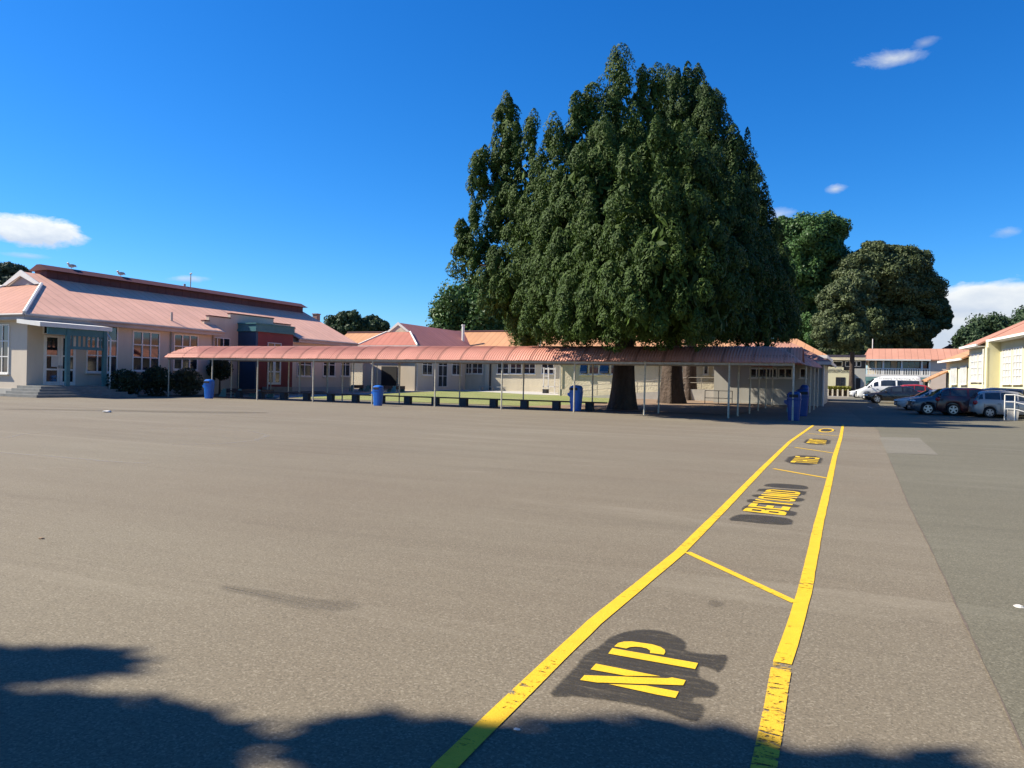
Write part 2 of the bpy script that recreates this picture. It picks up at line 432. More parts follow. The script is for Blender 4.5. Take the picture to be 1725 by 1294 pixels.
def blackpatch(polys, lift, w, label, mat=None, name='blacked_out_letters', grp='black patches under the lettering'):
    vs, fs, fd = patch(polys, lift, w); mb = MB(); mb.v = vs; mb.f = fs
    o = mark(name, mb, mat or M_BLK, label, 'road marking', grp)
    at = o.data.attributes.new('fade', 'FLOAT', 'POINT')
    for i, v in enumerate(fd): at.data[i].value = v
    return o
def Z7(pts): return [G(960+x*280/1725, 1050+y*160/986) for x, y in pts]
def smoothpoly(pts, n=3):
    for _ in range(n-1):
        q = []
        for i in range(len(pts)):
            a, b = pts[i], pts[(i+1) % len(pts)]
            q += [(a[0]*.75+b[0]*.25, a[1]*.75+b[1]*.25), (a[0]*.25+b[0]*.75, a[1]*.25+b[1]*.75)]
        pts = q
    return pts
blackpatch([smoothpoly(Z7([(-240, 770), (-130, 640), (60, 450), (150, 320), (330, 230), (400, 150), (560, 90), (760, 60), (960, 80), (1110, 135), (1200, 195), (1215, 240), (1180, 290), (1500, 330), (1650, 330), (1620, 440), (1540, 525), (1480, 480), (1340, 440), (1330, 500), (1340, 570), (1560, 640), (1500, 780), (1280, 770), (1260, 820), (1410, 850), (1380, 985), (1300, 1040), (1080, 960), (900, 890), (560, 830), (300, 790), (60, 765)]), 2)], .003, .016, 'smudged black paint patch under the yellow letters NP')
for k, (nm, polys) in enumerate((('letter', [[(270, 430), (940, 562), (580, 556), (215, 490)], [(150, 550), (1010, 582), (1060, 574), (1202, 602), (1176, 655), (320, 627), (290, 628), (105, 600)], [(400, 642), (790, 658), (1130, 722), (1096, 788), (900, 752)]]),
                   ('letter', [[(440, 268), (1330, 424), (1300, 486), (398, 325)], [(460, 250), (500, 215), (560, 200), (640, 198), (850, 228), (940, 255), (985, 285), (990, 310), (975, 337), (830, 318), (835, 295), (800, 272), (740, 258), (680, 253), (620, 258), (585, 272)]]))):
    mb = MB()
    for p in polys: sheet(mb, Z7(p), .0062)
    mark(nm, mb, M_YEL2, ['yellow stencilled letter N, first letter near the camera', 'yellow stencilled letter P just past the letter N'][k], 'road marking', 'yellow letters NP')

def stain(pts, label, w=.05): return blackpatch([smoothpoly([G(*p) for p in pts], 3)], .0022, w, label, M_STAIN, 'stain', None)
stain([(370, 985), (440, 992), (520, 1008), (600, 1012), (612, 1026), (560, 1032), (490, 1024), (420, 1004), (368, 996)], 'dark scuffed tar patch in the middle of the yard')
stain([(1190, 1013), (1205, 1010), (1222, 1016), (1218, 1024), (1196, 1023)], 'small dark spot on the asphalt near the first cross bar', .02)
stain([(0, 688), (160, 690), (330, 693), (455, 694), (455, 696.5), (330, 697), (150, 692.5), (0, 690.5)], 'long faint dark seam across the yard before the long block', .12)  # thin dark seam drawn across the asphalt
for pts, lb in (([(-10, 762), (90, 769), (180, 777), (250, 781)], 'faint worn straight court line at the left of the yard'), ([(236, 723), (330, 722), (420, 726), (452, 733), (430, 742), (380, 747), (290, 749)], 'faint worn oval court line left of the middle of the yard'), ([(10, 738), (40, 731), (80, 729)], 'short faint court line by the left edge')):
    mb = MB(); strip(mb, [G(*p) for p in pts], .14, .0024, .02); mark('court_line', mb, M_GHOST, lb, 'road marking', 'ghosts of old court lines')
# stencil words laid along the strip; glyph top points to the left (-x), reading direction away from the camera
GL = {
 'B': [[(0,0),(.3,0),(.3,1),(0,1)], [(.3,.82),(.62,.82),(.62,1),(.3,1)], [(.3,.41),(.68,.41),(.68,.59),(.3,.59)], [(.3,0),(.62,0),(.62,.18),(.3,.18)], [(.62,.0),(.85,.06),(1,.18),(1,.36),(.85,.5),(.62,.5)][:6], [(.62,.5),(.82,.53),(.95,.64),(.95,.86),(.82,.97),(.62,1),(.62,.82),(.66,.8),(.66,.62),(.62,.59)]],
 'E': [[(0,0),(.32,0),(.32,1),(0,1)], [(.32,0),(1,0),(1,.2),(.32,.2)], [(.32,.4),(.85,.4),(.85,.58),(.32,.58)], [(.32,.82),(1,.82),(1,1),(.32,1)]],
 'Y': [[(.34,0),(.66,0),(.66,.5),(.34,.5)], [(.34,.5),(.62,.44),(.26,1),(-.04,1)], [(.38,.44),(.66,.5),(1.04,1),(.74,1)]],
 'O': [[(.0,.14),(.3,0),(.3,.2),(.3,.8),(.3,1),(0,.86)], [(.7,0),(1,.14),(1,.86),(.7,1),(.7,.8),(.7,.2)], [(.3,0),(.7,0),(.7,.14),(.3,.14)], [(.3,.86),(.7,.86),(.7,1),(.3,1)]],
 'N': [[(0,0),(.28,0),(.28,1),(0,1)], [(.72,0),(1,0),(1,1),(.72,1)], [(.28,1),(.28,.55),(.72,0),(.72,.45)]],
 'D': [[(0,0),(.3,0),(.3,1),(0,1)], [(.3,.86),(.6,.86),(.6,1),(.3,1)], [(.3,0),(.6,0),(.6,.14),(.3,.14)], [(.6,0),(.85,.06),(1,.2),(1,.8),(.85,.94),(.6,1),(.7,.78),(.7,.22)]],
 'T': [[(.35,0),(.65,0),(.65,.82),(.35,.82)], [(0,.82),(1,.82),(1,1),(0,1)]],
 'H': [[(0,0),(.3,0),(.3,1),(0,1)], [(.7,0),(1,0),(1,1),(.7,1)], [(.3,.42),(.7,.42),(.7,.58),(.3,.58)]],
 'I': [[(.3,0),(.7,0),(.7,1),(.3,1)]],
 'S': [[(0,0),(.9,0),(.9,.18),(0,.18)], [(.68,.18),(1,.1),(1,.52),(.68,.58)], [(.1,.42),(.9,.42),(.9,.58),(.1,.58)], [(0,.52),(.32,.5),(.32,.86),(0,.92)], [(.1,.82),(1,.82),(1,1),(.1,1)]],
 'P': [[(0,0),(.3,0),(.3,1),(0,1)], [(.3,.84),(.8,.84),(.8,1),(.3,1)], [(.7,.45),(1,.5),(1,.95),(.7,1)], [(.3,.42),(.8,.42),(.8,.58),(.3,.58)]],
}
def word(txt, q, lift, mat, name, label, gap=.22, grp=None, per=None):
    # q: near-left, near-right, far-right, far-left ground points (left = glyph top)
    n = len(txt); nl, nr, fr, fl = [Vector(p) for p in q]
    for i, ch in enumerate(txt):
        mb = MB()
        for j, pl in enumerate(GL[ch]):
            pts = []
            for x, y in pl:
                a = (i+gap/2+x*(1-gap))/n
                b = nr.lerp(fr, a); t = nl.lerp(fl, a); p = b.lerp(t, y); pts.append((p.x, p.y))
            sheet(mb, pts, lift+.0004*j)
        mark(name, mb, mat, per[i], 'road marking', grp)
for txt, q, nm in (('BEYOND', [(1250, 862), (1322, 870), (1350, 829), (1294, 824)], 'BEYOND'), ('THIS', [(1331, 779.5), (1376, 782.5), (1381, 771.5), (1341, 768.5)], 'THIS'), ('POINT', [(1358, 746.5), (1391, 749), (1393, 741.5), (1364, 739.5)], 'POINT')):
    oc = {}
    per = []
    for i, ch in enumerate(txt): per.append('yellow letter %s painted in the word %s' % (ch, nm))
    word(txt, [G(*p) for p in q], .0062, M_YEL2, 'letter', None, grp='yellow letters of the word '+nm, per=per)
mb = MB(); c = Vector(G(1392, 725)); a = (Vector(G(1407, 726))-Vector(G(1378, 724.5)))/2; b = (Vector(G(1396, 721.5))-Vector(G(1388, 729)))/2
ring = [[(c.x+(a.x*math.cos(t)+b.x*math.sin(t))*k, c.y+(a.y*math.cos(t)+b.y*math.sin(t))*k) for t in [2*math.pi*i/24 for i in range(24)]] for k in (.88, .66)]
for i in range(24): sheet(mb, [ring[0][i], ring[0][(i+1) % 24], ring[1][(i+1) % 24], ring[1][i]], .0062)
mark('letter', mb, M_YEL, 'yellow painted oval in the last bay of the strip, nearest the covered walkway', 'road marking')
def Z8(pts): return [G(1220+x*160/1725, 790+y*110/1186) for x, y in pts]
BP = []
for p in ([(690, 320), (760, 275), (900, 262), (1200, 280), (1430, 300), (1530, 330), (1520, 370), (1380, 375)], [(640, 345), (1510, 395), (1470, 480), (1400, 470), (1380, 500), (640, 400), (580, 420)],
          [(470, 490), (560, 462), (700, 470), (1300, 520), (1470, 545), (1440, 590), (1300, 600), (620, 525)], [(400, 560), (520, 545), (1380, 650), (1350, 705), (1220, 700), (420, 620)],
          [(310, 700), (480, 640), (1330, 770), (1300, 860), (1140, 850), (330, 790)], [(40, 935), (220, 830), (500, 830), (900, 865), (1180, 900), (1270, 960), (1210, 1030), (700, 1000), (350, 960)]):
    BP.append(smoothpoly(Z8(p), 2))
blackpatch(BP, .003, .02, 'black over-painted larger letters under the yellow word BEYOND')
for q, w in ((((1318, 781), (1381, 785), (1388, 769), (1331, 766.5)), 'THIS'), (((1350.5, 748), (1397, 750.5), (1401, 740), (1360, 738.5)), 'POINT'), (((1371, 726), (1406, 727.5), (1408, 724), (1380, 722.5)), None)):
    blackpatch([smoothpoly([G(*p) for p in q], 2)], .003, .05, ('black paint patch under the small yellow word '+w) if w else 'black smear under the painted oval nearest the covered walkway')

# ------------------------------------------------------------------ facade helpers
def window(T, P, d, s0, s1, z0, z1, cols=2, rows=2, out=.05, fr=.07, bar=.04, frame=None, pane=None, sill=True, name='window', label=None, splits=None):
    frame = frame or M_WHITE; pane = pane or M_GLASS
    m = MB(); o0, o1 = -.02, out
    m.ob(P, d, s0-fr, s1+fr, o0, o1, z1, z1+fr); m.ob(P, d, s0-fr, s1+fr, o0, o1, z0-fr, z0)
    m.ob(P, d, s0-fr, s0, o0, o1-.003, z0, z1); m.ob(P, d, s1, s1+fr, o0, o1-.003, z0, z1)
    cs = splits or [i/cols for i in range(1, cols)]
    for t in cs:
        c = s0+(s1-s0)*t; m.ob(P, d, c-bar, c+bar, o0, o1-.008, z0, z1)
    for i in range(1, rows):
        z = z0+(z1-z0)*i/rows; m.ob(P, d, s0, s1, o0, o1-.014, z-bar*.8, z+bar*.8)
    f = T.part(name, m, frame, label=label)
    T.part('pane', MB().ob(P, d, s0-.01, s1+.01, -.015, .012, z0-.01, z1+.01), pane, parent=f)
    if sill: T.part('sill', MB().ob(P, d, s0-fr-.06, s1+fr+.06, -.02, out+.10, z0-fr-.08, z0-fr-.002), frame, parent=f)
    return f
def gutter(T, a, b, z, r=.07, mat=None, name='gutter'):
    T.part(name, MB().tube((a[0], a[1], z), (b[0], b[1], z), r, n=8), mat or M_WHITE)
def downpipe(T, x, y, z0, z1, mat=None, r=.045):
    T.part('downpipe', MB().tube((x, y, z0), (x, y, z1), r, n=8), mat or M_WHITE)

# ------------------------------------------------------------------ LEFT SCHOOL BLOCK
LX = -50.0; DY = (0, 1); DXp = (1, 0)          # facade on x = LX faces +x ; dir (0,1) has right-hand normal (+1,0)
T = Thing('school_block', 'long pink roofed school block at the left with a raised ridge and white windows', 'building', (-57, 49, 0))
yf, yb, ze, zr, xm, xe = 31.4, 66.8, 5.4, 9.0, -57.0, -49.4
sl = (zr-ze)/(xe-xm)
def zs(x): return zr-sl*(x-xm)
T.part('wall', MB().box(-64, LX, yf+.6, 47.7, -.1, ze-.05).box(-64, LX-.6, 47.7, 57.3, -.1, ze-.05).box(-64, LX, 57.3, yb-.3, -.1, ze-.05).prism([(-64, yb-.3, ze-.1), (LX, yb-.3, ze-.1), (xm, yb-.3, zr-.3)], (0, -.2, 0)), M_WALLP)
zg, yg = 8.0, 36.1; w = (zr-zg)/sl
rf = T.part('roof', MB().slab([(xe, yf, ze), (xe, 48.3, ze), (xm, 48.3, zr), (xm, yg, zr), (xm+w, yg, zg)]).slab([(-50.75, 48.3, zs(-50.75)), (-50.75, 57.5, zs(-50.75)), (xm, 57.5, zr), (xm, 48.3, zr)]).slab([(xe, 57.5, ze), (xe, yb, ze), (xm, yb, zr), (xm, 57.5, zr)])
       .slab([(2*xm-xe, yb, ze), (2*xm-xe, yf, ze), (xm-w, yg, zg), (xm, yg, zr), (xm, yb, zr)]), M_RF_X)
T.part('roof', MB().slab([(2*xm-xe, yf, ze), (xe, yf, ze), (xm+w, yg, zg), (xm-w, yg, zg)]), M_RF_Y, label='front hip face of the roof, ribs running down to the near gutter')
m = MB().prism([(xm-w, yg, zg), (xm+w, yg, zg), (xm+w-.35, yg, zg), (xm, yg, zr-.2), (xm-w+.35, yg, zg)], (0, -.05, 0))
gab = T.part('gablet', MB().prism([(xm-w-.1, yg-.25, zg), (xm-w+.45, yg-.25, zg), (xm, yg-.25, zr-.33), (xm+w-.45, yg-.25, zg), (xm+w+.1, yg-.25, zg), (xm, yg-.25, zr+.1)], (0, .12, 0)), M_WHITE)
T.part('vent', MB().prism([(xm-w, yg-.05, zg), (xm+w, yg-.05, zg), (xm, yg-.05, zr)], (0, .1, 0)), M_FASC, parent=gab)
T.part('ridge_vent', MB().box(xm-.7, xm+.7, 37.4, 66.2, 8.5, 9.27).prism([(xm-1.15, 37.2, 9.27), (xm+1.15, 37.2, 9.27), (xm+.2, 37.2, 9.72), (xm-.2, 37.2, 9.72)], (0, 29.3, 0)), M_RF_DARK)
for sx in (1, -1):
    T.part('hip_flashing', MB().tube((xm+sx*w, yg, zg+.03), (xm+sx*(xe-xm), yf, ze+.03), .12, n=6), M_WHITE)
for q in ((xe-.02, xe+.05, yf, 48.25), (xe-.02, xe+.05, 57.55, yb), (2*xm-xe, xe+.05, yf-.06, yf)): T.part('fascia', MB().box(*q, ze-.42, ze-.02), M_FASC)
for q in ((LX, xe-.03, yf+.02, 48.25), (LX, xe-.03, 57.55, yb), (-64, LX, yf+.02, yf+.6)): T.part('soffit', MB().box(*q, ze-.44, ze-.36), M_OFFW)
gutter(T, (xe+.10, yf-.05), (xe+.10, 48.3), ze-.12, .09, M_FASC); gutter(T, (xe+.10, 57.5), (xe+.10, yb), ze-.12, .09, M_FASC); gutter(T, (2*xm-xe, yf-.12), (xe+.1, yf-.12), ze-.12, .09, M_FASC)
for q in ((LX, LX+.06, yf+.6, 47.7, -.1, .45), (LX, LX+.06, 57.3, yb-.3, -.1, .7), (-64, LX+.06, yf+.53, yf+.6, -.1, .45)): T.part('base_course', MB().box(*q), M_GREYW)
# stepped parapet
PX_ = -50.55
pp = [onX(px, py, PX_) for px, py in ((344, 541), (352, 541), (352, 533), (388, 536.4), (388, 529), (461, 537), (461, 544.4), (489.5, 548.7), (489.5, 553.5), (497, 555.3), (497, 566))]
z_lvl = [pp[0][1], None]
poly = [(PX_, pp[0][0], -.1)]
lv = [(pp[0][1]+pp[1][1])/2, (pp[2][1]+pp[3][1])/2, (pp[4][1]+pp[5][1])/2, (pp[6][1]+pp[7][1])/2, (pp[8][1]+pp[9][1])/2]
ed = [pp[0][0], (pp[1][0]+pp[2][0])/2, pp[3][0], pp[5][0], pp[7][0], pp[9][0]]
for i in range(5): poly += [(PX_, ed[i], lv[i]), (PX_, ed[i+1], lv[i])]
poly.append((PX_, ed[5], -.1))
par = T.part('parapet', MB().prism(poly, (-.3, 0, 0)), M_WALLP)
m = MB()
for i in range(5): m.box(PX_-.36, PX_+.06, ed[i]-.03, ed[i+1]+.03, lv[i]+.002+.001*i, lv[i]+.09)
T.part('coping', m, M_RF_DARK, parent=par)
# windows of the +x facade (measured)
P0 = (LX, 0)
def fx(a, b, c, d, x=LX): (s0, z1), (s1, z0) = onX(a, c, x), onX(b, d, x); return s0, s1, z0, z1
for (a, b, c, d, cols, rows) in ((148, 195, 545, 626, 3, 3), (225, 266, 559, 624, 3, 3), (294, 331, 564, 622, 3, 3)):
    s0, s1, z0, z1 = fx(a, b, c, d); window(T, P0, DY, s0, s1, z0, z1, cols, rows, out=.07, fr=.10, bar=.05)
s0, s1, z0, z1 = fx(355, 385, 569, 627, PX_); window(T, (PX_, 0), DY, s0, s1, z0, z1, 3, 3, out=.07)
for (a, b) in ((502, 523), (545, 563), (575, 588)):
    s0, s1, z0, z1 = fx(a, b, 596, 633); window(T, P0, DY, s0, s1, z0, z1, 2, 2, out=.07, fr=.09)
# front window on the -y end
e0, z1 = onY(-14, 549, yf+.6); e1, z0 = onY(14, 627, yf+.6)
window(T, (0, yf+.6), DXp, e0, e1, z0, z1, 3, 3, out=.07, fr=.1)
# glazed double door
s0, s1, z0, z1 = fx(74, 126, 549, 648)
zt = onX(100, 566, LX)[1]
window(T, P0, DY, s0, s1, zt+.12, z1, 3, 1, out=.06, sill=False, label='transom over the left entrance door')
zb = onX(74, 649, LX)[1]
for k in range(2):
    a = s0+(s1-s0)*k/2+.05; b = s0+(s1-s0)*(k+1)/2-.05
    m = MB(); m.ob(P0, DY, a-.04, a+.14, 0, .07, zb, zt); m.ob(P0, DY, b-.14, b+.04, 0, .07, zb, zt)
    for z, hgt in ((zb, .25), (zb+(zt-zb)*.30, .12), (zb+(zt-zb)*.58, .1), (zt-.14, .14)): m.ob(P0, DY, a+.14, b-.14, 0, .066, z, z+hgt)
    dd = T.part('door', m, M_WHITE)
    T.part('pane', MB().ob(P0, DY, a+.1, b-.1, 0, .03, zb+.05, zt-.05), M_GLASS, parent=dd)
    T.part('handle', MB().ob(P0, DY, (b-.1 if k == 0 else a), (b if k == 0 else a+.1), .07, .12, zb+1.15, zb+1.35), M_GALV, parent=dd)
T.part('door_notice', MB().ob(P0, DY, s0+.5, s0+1.0, .071, .075, zb+1.25, zb+1.95), M_OFFW)
# steps
py0, py1 = onX(62, 650, -48)[0], onX(176, 655, -48)[0]
m = MB().box(LX, -47.6, py0, py1, -.1, zb-.02)
for k in range(1, 4):
    h = (zb-.02)*(1-k/4); m.box(LX, -47.6+.4*k, py0-.35*k, py1+.45*k, -.1, h)
T.part('steps', m, M_STONE)
# porch
xp = -47.9
pr = T.part('porch_roof', MB().slab([(LX, py0-.1, 5.02), (xp+.25, py0-.1, 4.78), (xp+.25, py1+.25, 4.78), (LX, py1+.25, 5.02)], .28), M_WHITE)
yA, yB = onX(113, 640, xp)[0], onX(175, 640, xp)[0]
for yy in (yA, yB): T.part('porch_post', MB().box(xp-.1, xp+.1, yy-.13, yy+.13, zb-.02, 4.5), M_TEAL)
m = MB().box(xp-.06, xp+.06, yA-1.4, yB+.1, 4.05, 4.5).box(xp-.05, xp+.05, yA-.1, yB+.1, 3.15, 3.35)
k = 0; yy = yA+.25
while yy < yB-.1:
    m.box(xp-.03, xp+.03, yy, yy+.12, 3.35, 4.05); yy += .34
T.part('porch_fretwork', m, M_TEAL)
T.part('downpipe', MB().tube((xp+.2, yB+.3, .2), (xp+.2, yB+.3, 4.0), .06).tube((xp+.2, yB+.3, 4.0), (LX+.3, yB+1.3, 4.7), .06), M_WHITE)
for px in (287.5, 358): 
    yy = onX(px, 600, LX)[0]; downpipe(T, LX+.12 if px < 350 else LX+.1, yy, 0, 5.0, M_FASC, .09)
# flue pipe near the gutter, chimney, aerials
yy, zz = onX(289, 546, -50.5); T.part('vent_pipe', MB().tube((-50.5, yy, 5.5), (-50.5, yy, onX(289, 526, -50.5)[1]), .09), M_GREYW)
yy = onX(321, 480, xm)[0]; T.part('aerial', MB().tube((xm, yy, 9.5), (xm, yy, onX(321, 460, xm)[1]), .045).tube((xm-.1, yy, onX(321, 461, xm)[1]), (xm+.12, yy, onX(321, 461, xm)[1]), .06), M_GALV)
yy = onX(311, 480, xm)[0]; T.part('vent_pipe', MB().tube((xm, yy, 9.5), (xm, yy, 9.95), .1), M_GALV)
# portico
T2 = Thing('entrance_portico', 'blue and red entrance portico with a teal cornice and white double door', 'portico', (-49.4, 53.4, gz(53)))
xpo, y0p, y1p = -48.5, 51.0, onX(493, 600, -48.5)[0]
T2.part('side_wall', MB().box(PX_+.01, xpo-.001, y0p, y0p+.25, -.1, 5.55), M_BLUEW, label='blue side wall of the portico')
T2.part('front_wall', MB().box(xpo-.25, xpo, y0p+.26, y1p, -.1, 5.55).box(PX_+.01, xpo-.26, y1p-.25, y1p, -.1, 5.55), M_REDW, label='dark red front wall of the portico')
T2.part('pier', MB().box(xpo-.28, xpo+.03, y0p-.03, y0p+.24, -.1, 5.55), M_BLUEW)
T2.part('cornice', MB().box(PX_+.02, xpo+.16, y0p-.16, y1p+.16, 5.55, 5.75).box(PX_+.02, xpo+.06, y0p-.06, y1p+.06, 5.75, 6.2).box(PX_+.02, xpo+.14, y0p-.14, y1p+.14, 6.2, 6.3), M_TEAL)
(s0, z1), (s1, z0) = onX(451, 578, xpo), onX(472, 648, xpo)
zm = z0+(z1-z0)*.62
for k in range(2):
    a = s0+(s1-s0)*k/2; b = s0+(s1-s0)*(k+1)/2
    m = MB(); m.ob((xpo, 0), DY, a, a+.16, 0, .06, z0, zm); m.ob((xpo, 0), DY, b-.16, b, 0, .06, z0, zm)
    for z, hh in ((z0, .2), (z0+(zm-z0)*.48, .12), (zm-.14, .14)): m.ob((xpo, 0), DY, a+.16, b-.16, 0, .055, z, z+hh)
    dd = T2.part('door', m, M_WHITE); T2.part('pane', MB().ob((xpo, 0), DY, a+.1, b-.1, 0, .03, z0+.1, zm-.05), M_GLASS, parent=dd)
window(T2, (xpo, 0), DY, s0+.05, s1-.05, zm+.1, z1, 2, 1, sill=False, frame=M_OFFW)
T2.part('step', MB().box(xpo, xpo+.9, s0-.6, s1+.6, 0, z0-.2), M_STONE)
# hatched red reveal
# ------------------------------------------------------------------ pavilion C
T = Thing('school_wing', 'pink hipped school wing with a white gablet in the far left corner of the courtyard', 'building', (-46.1, 73, gz(73)))
cx0, cx1, cyf, cyb, cze, czr, cxm = -49.9, -42.3, 67.4, 84, 5.2, 7.75, -46.1
gy, gzz = 69.6, 6.75; csl = (czr-cze)/(cx1-cxm); cw = (czr-gzz)/csl
T.part('wall', MB().box(-49.5, -42.9, 68, 79.4, .2, cze-.02), M_WALLP)
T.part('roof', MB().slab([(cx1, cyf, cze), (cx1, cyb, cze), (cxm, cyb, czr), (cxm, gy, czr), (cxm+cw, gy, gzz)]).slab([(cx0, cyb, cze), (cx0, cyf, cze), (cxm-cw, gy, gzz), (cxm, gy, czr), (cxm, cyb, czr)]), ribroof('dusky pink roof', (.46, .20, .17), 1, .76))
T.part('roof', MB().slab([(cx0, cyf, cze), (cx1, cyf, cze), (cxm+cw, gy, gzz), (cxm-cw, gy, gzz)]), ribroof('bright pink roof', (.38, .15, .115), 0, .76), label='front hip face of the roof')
gb = T.part('gablet', MB().prism([(cxm-cw, gy-.1, gzz), (cxm-cw+.35, gy-.1, gzz), (cxm, gy-.1, czr-.25), (cxm+cw-.35, gy-.1, gzz), (cxm+cw, gy-.1, gzz), (cxm, gy-.1, czr+.06)], (0, .08, 0)), M_WHITE)
T.part('vent', MB().prism([(cxm-cw, gy-.01, gzz), (cxm+cw, gy-.01, gzz), (cxm, gy-.01, czr)], (0, .1, 0)), M_CREAM, parent=gb)
for sx in (1, -1): T.part('hip_flashing', MB().tube((cxm+sx*cw, gy, gzz+.03), (cxm+sx*(cx1-cxm), cyf, cze+.03), .09, n=6), M_WHITE)
T.part('fascia', MB().box(cx1-.01, cx1+.05, cyf, 79, cze-.3, cze-.02).box(cx0, cx1+.05, cyf-.06, cyf, cze-.3, cze-.02), M_OFFW)
e0, z1 = onY(643, 617, 68); e1, z0 = onY(668, 650, 68)
T.part('doorway', MB().box(e0, e1, 67.95, 68.02, z0, z1), M_DARK)
for (a, b) in ((712, 727), (762, 776)):
    (s0, z1), (s1, z0) = onX(a, 598, -42.9), onX(b, 631, -42.9); window(T, (-42.9, 0), DY, s0, s1, z0, z1, 2, 2, out=.06, fr=.1)
(s0, z1), (s1, z0) = onX(739, 598, -42.9), onX(752, 651, -42.9)
f = window(T, (-42.9, 0), DY, s0, s1, z0, z1, 2, 3, out=.06, sill=False, frame=M_OFFW, name='door')
downpipe(T, -42.75, onX(733, 620, -42.75)[0], .4, 5.0, M_FASC); downpipe(T, -42.75, 68.2, .4, 5.0, M_OFFW, .06)
ch = Thing('chimney', 'small brick chimney behind the right end of the long roof', 'chimney', (*atD(533, 545, 88)[:2], 5.5))
a = atD(533, 530, 88); ch.part('stack', MB().box(a[0]-.3, a[0]+.3, a[1]-.3, a[1]+.3, 5.5, a[2]), M_BRICKC); ch.part('cap', MB().box(a[0]-.37, a[0]+.37, a[1]-.37, a[1]+.37, a[2], a[2]+.1), M_BRICKC)
# ------------------------------------------------------------------ back block B
T = Thing('classroom_block', 'cream roughcast classroom block with an orange pink roof behind the lawn', 'building', (-36, 84, .6))
BY = 79.0
T.part('wall', MB().box(-62, -14, BY, 89, .3, 4.6), M_CREAM)
T.part('plinth', MB().box(-42.9, -26, BY-.08, BY, .3, 1.15), M_CREAM)
T.part('roof', MB().slab([(-64, BY-.7, 4.5), (-12, BY-.7, 4.5), (-12, 84.3, 7.75), (-64, 84.3, 7.75)]).slab([(-64, 84.3, 7.75), (-12, 84.3, 7.75), (-12, 90, 4.5), (-64, 90, 4.5)]), M_RF_OR)
T.part('ridge_cap', MB().tube((-64, 84.3, 7.8), (-12, 84.3, 7.8), .12, n=6), M_RF_DARK)
T.part('fascia', MB().box(-43, -12, BY-.76, BY-.7, 4.2, 4.48), M_OFFW)
def by(px, py): return onY(px, py, BY)
for (a, b) in ((786, 794), (797, 812.5), (839, 856), (861, 878), (883.5, 901), (914, 932)):
    (e0, z1), (e1, z0) = by(a, 603), by(b, 629); window(T, (0, BY), DXp, e0, e1, z0, z1, 2, 3, out=.06, fr=.07, bar=.03)
xx = by(823.5, 620)[0]; T.part('pilaster', MB().box(xx-.35, xx+.15, BY-.2, BY, .5, 4.4), M_CREAM)
xx = by(827, 620)[0]; downpipe(T, xx, BY-.12, .6, 4.3, M_BLACK, .09)
(xx, zb_), (_, zt_) = onY(780, 570, 80.5), onY(780, 549, 80.5)
T.part('flue', MB().tube((xx, 80.5, 5.3), (xx, 80.5, zt_), .17, n=12).tube((xx, 80.5, zt_), (xx, 80.5, zt_+.15), .22, n=12), M_WHITE)
(xx, zt_) = onY(910, 572, 80); T.part('flue', MB().tube((xx, 80, 5), (xx, 80, zt_), .12, n=10), M_WHITE)
# low form bench by the wall
(e0, _), (e1, _) = onY(808, 650, 77.5), onY(851, 650, 77.5)
b_ = Thing('bench', 'low grey bench against the cream back wall beside the black downpipe', 'bench', ((e0+e1)/2, 77.5, gz(77.5)))
b_.part('seat', MB().box(e0, e1, 77.3, 77.7, gz(77.5)+.4, gz(77.5)+.46), M_GREYW)
for k in (.08, .5, .92): b_.part('leg', MB().box(e0+(e1-e0)*k-.05, e0+(e1-e0)*k+.05, 77.35, 77.65, gz(77.5)-.02, gz(77.5)+.4), M_GREYW)
# porch with stairs at B's right end
(e0, _), (e1, z0) = onY(916, 650, 73), onY(935, 651, 73)
T = Thing('timber_landing', 'small white timber landing with posts and stairs beside the corner of the back block', 'landing', ((e0+e1)/2, 74, gz(74)))
for e in (e0, e0+.42*(e1-e0), e1): T.part('post', MB().box(e-.05, e+.05, 72.9, 73.0, gz(73)-.02, 3.2), M_OFFW)
T.part('deck', MB().box(e0-.1, e1+.1, 72.9, 76.2, z0-.08, z0), M_OFFW)
T.part('rail', MB().box(e0, e0+.42*(e1-e0), 72.92, 72.98, z0+1.0, z0+1.08).box(e0, e1, 72.92, 72.98, 3.0, 3.1), M_OFFW)
T.part('stair', MB().box(e0+.2, e0+.5*(e1-e0), 72.2, 72.9, gz(72)-.02, z0*.6+.2), M_DARK)
# ------------------------------------------------------------------ wing D
T = Thing('classroom_wing', 'cream classroom wing with awning windows behind the big conifer and the ramp', 'building', (-18, 72, gz(72)))
DYW = 66.5; dx0 = onY(943, 640, DYW)[0]; dx1 = -8.5
T.part('wall', MB().box(dx0, dx1, DYW, 78, .1, 3.95), M_CREAM)
T.part('plinth', MB().box(dx0-.08, dx1, DYW-.08, DYW, .1, 1.05), M_CREAM)
T.part('roof', MB().slab([(dx0-.6, DYW-.6, 3.95), (dx1, DYW-.6, 3.95), (dx1, 71.5, 6.3), (dx0+4, 71.5, 6.3)]).slab([(dx0-.6, 78.3, 3.95), (dx0-.6, DYW-.6, 3.95), (dx0+4, 71.5, 6.3)]).slab([(dx1, 78.3, 3.95), (dx0-.6, 78.3, 3.95), (dx0+4, 71.5, 6.3), (dx1, 71.5, 6.3)]), M_RF_OR)
T.part('fascia', MB().box(dx0-.6, dx1, DYW-.66, DYW-.6, 3.7, 3.93), M_OFFW)
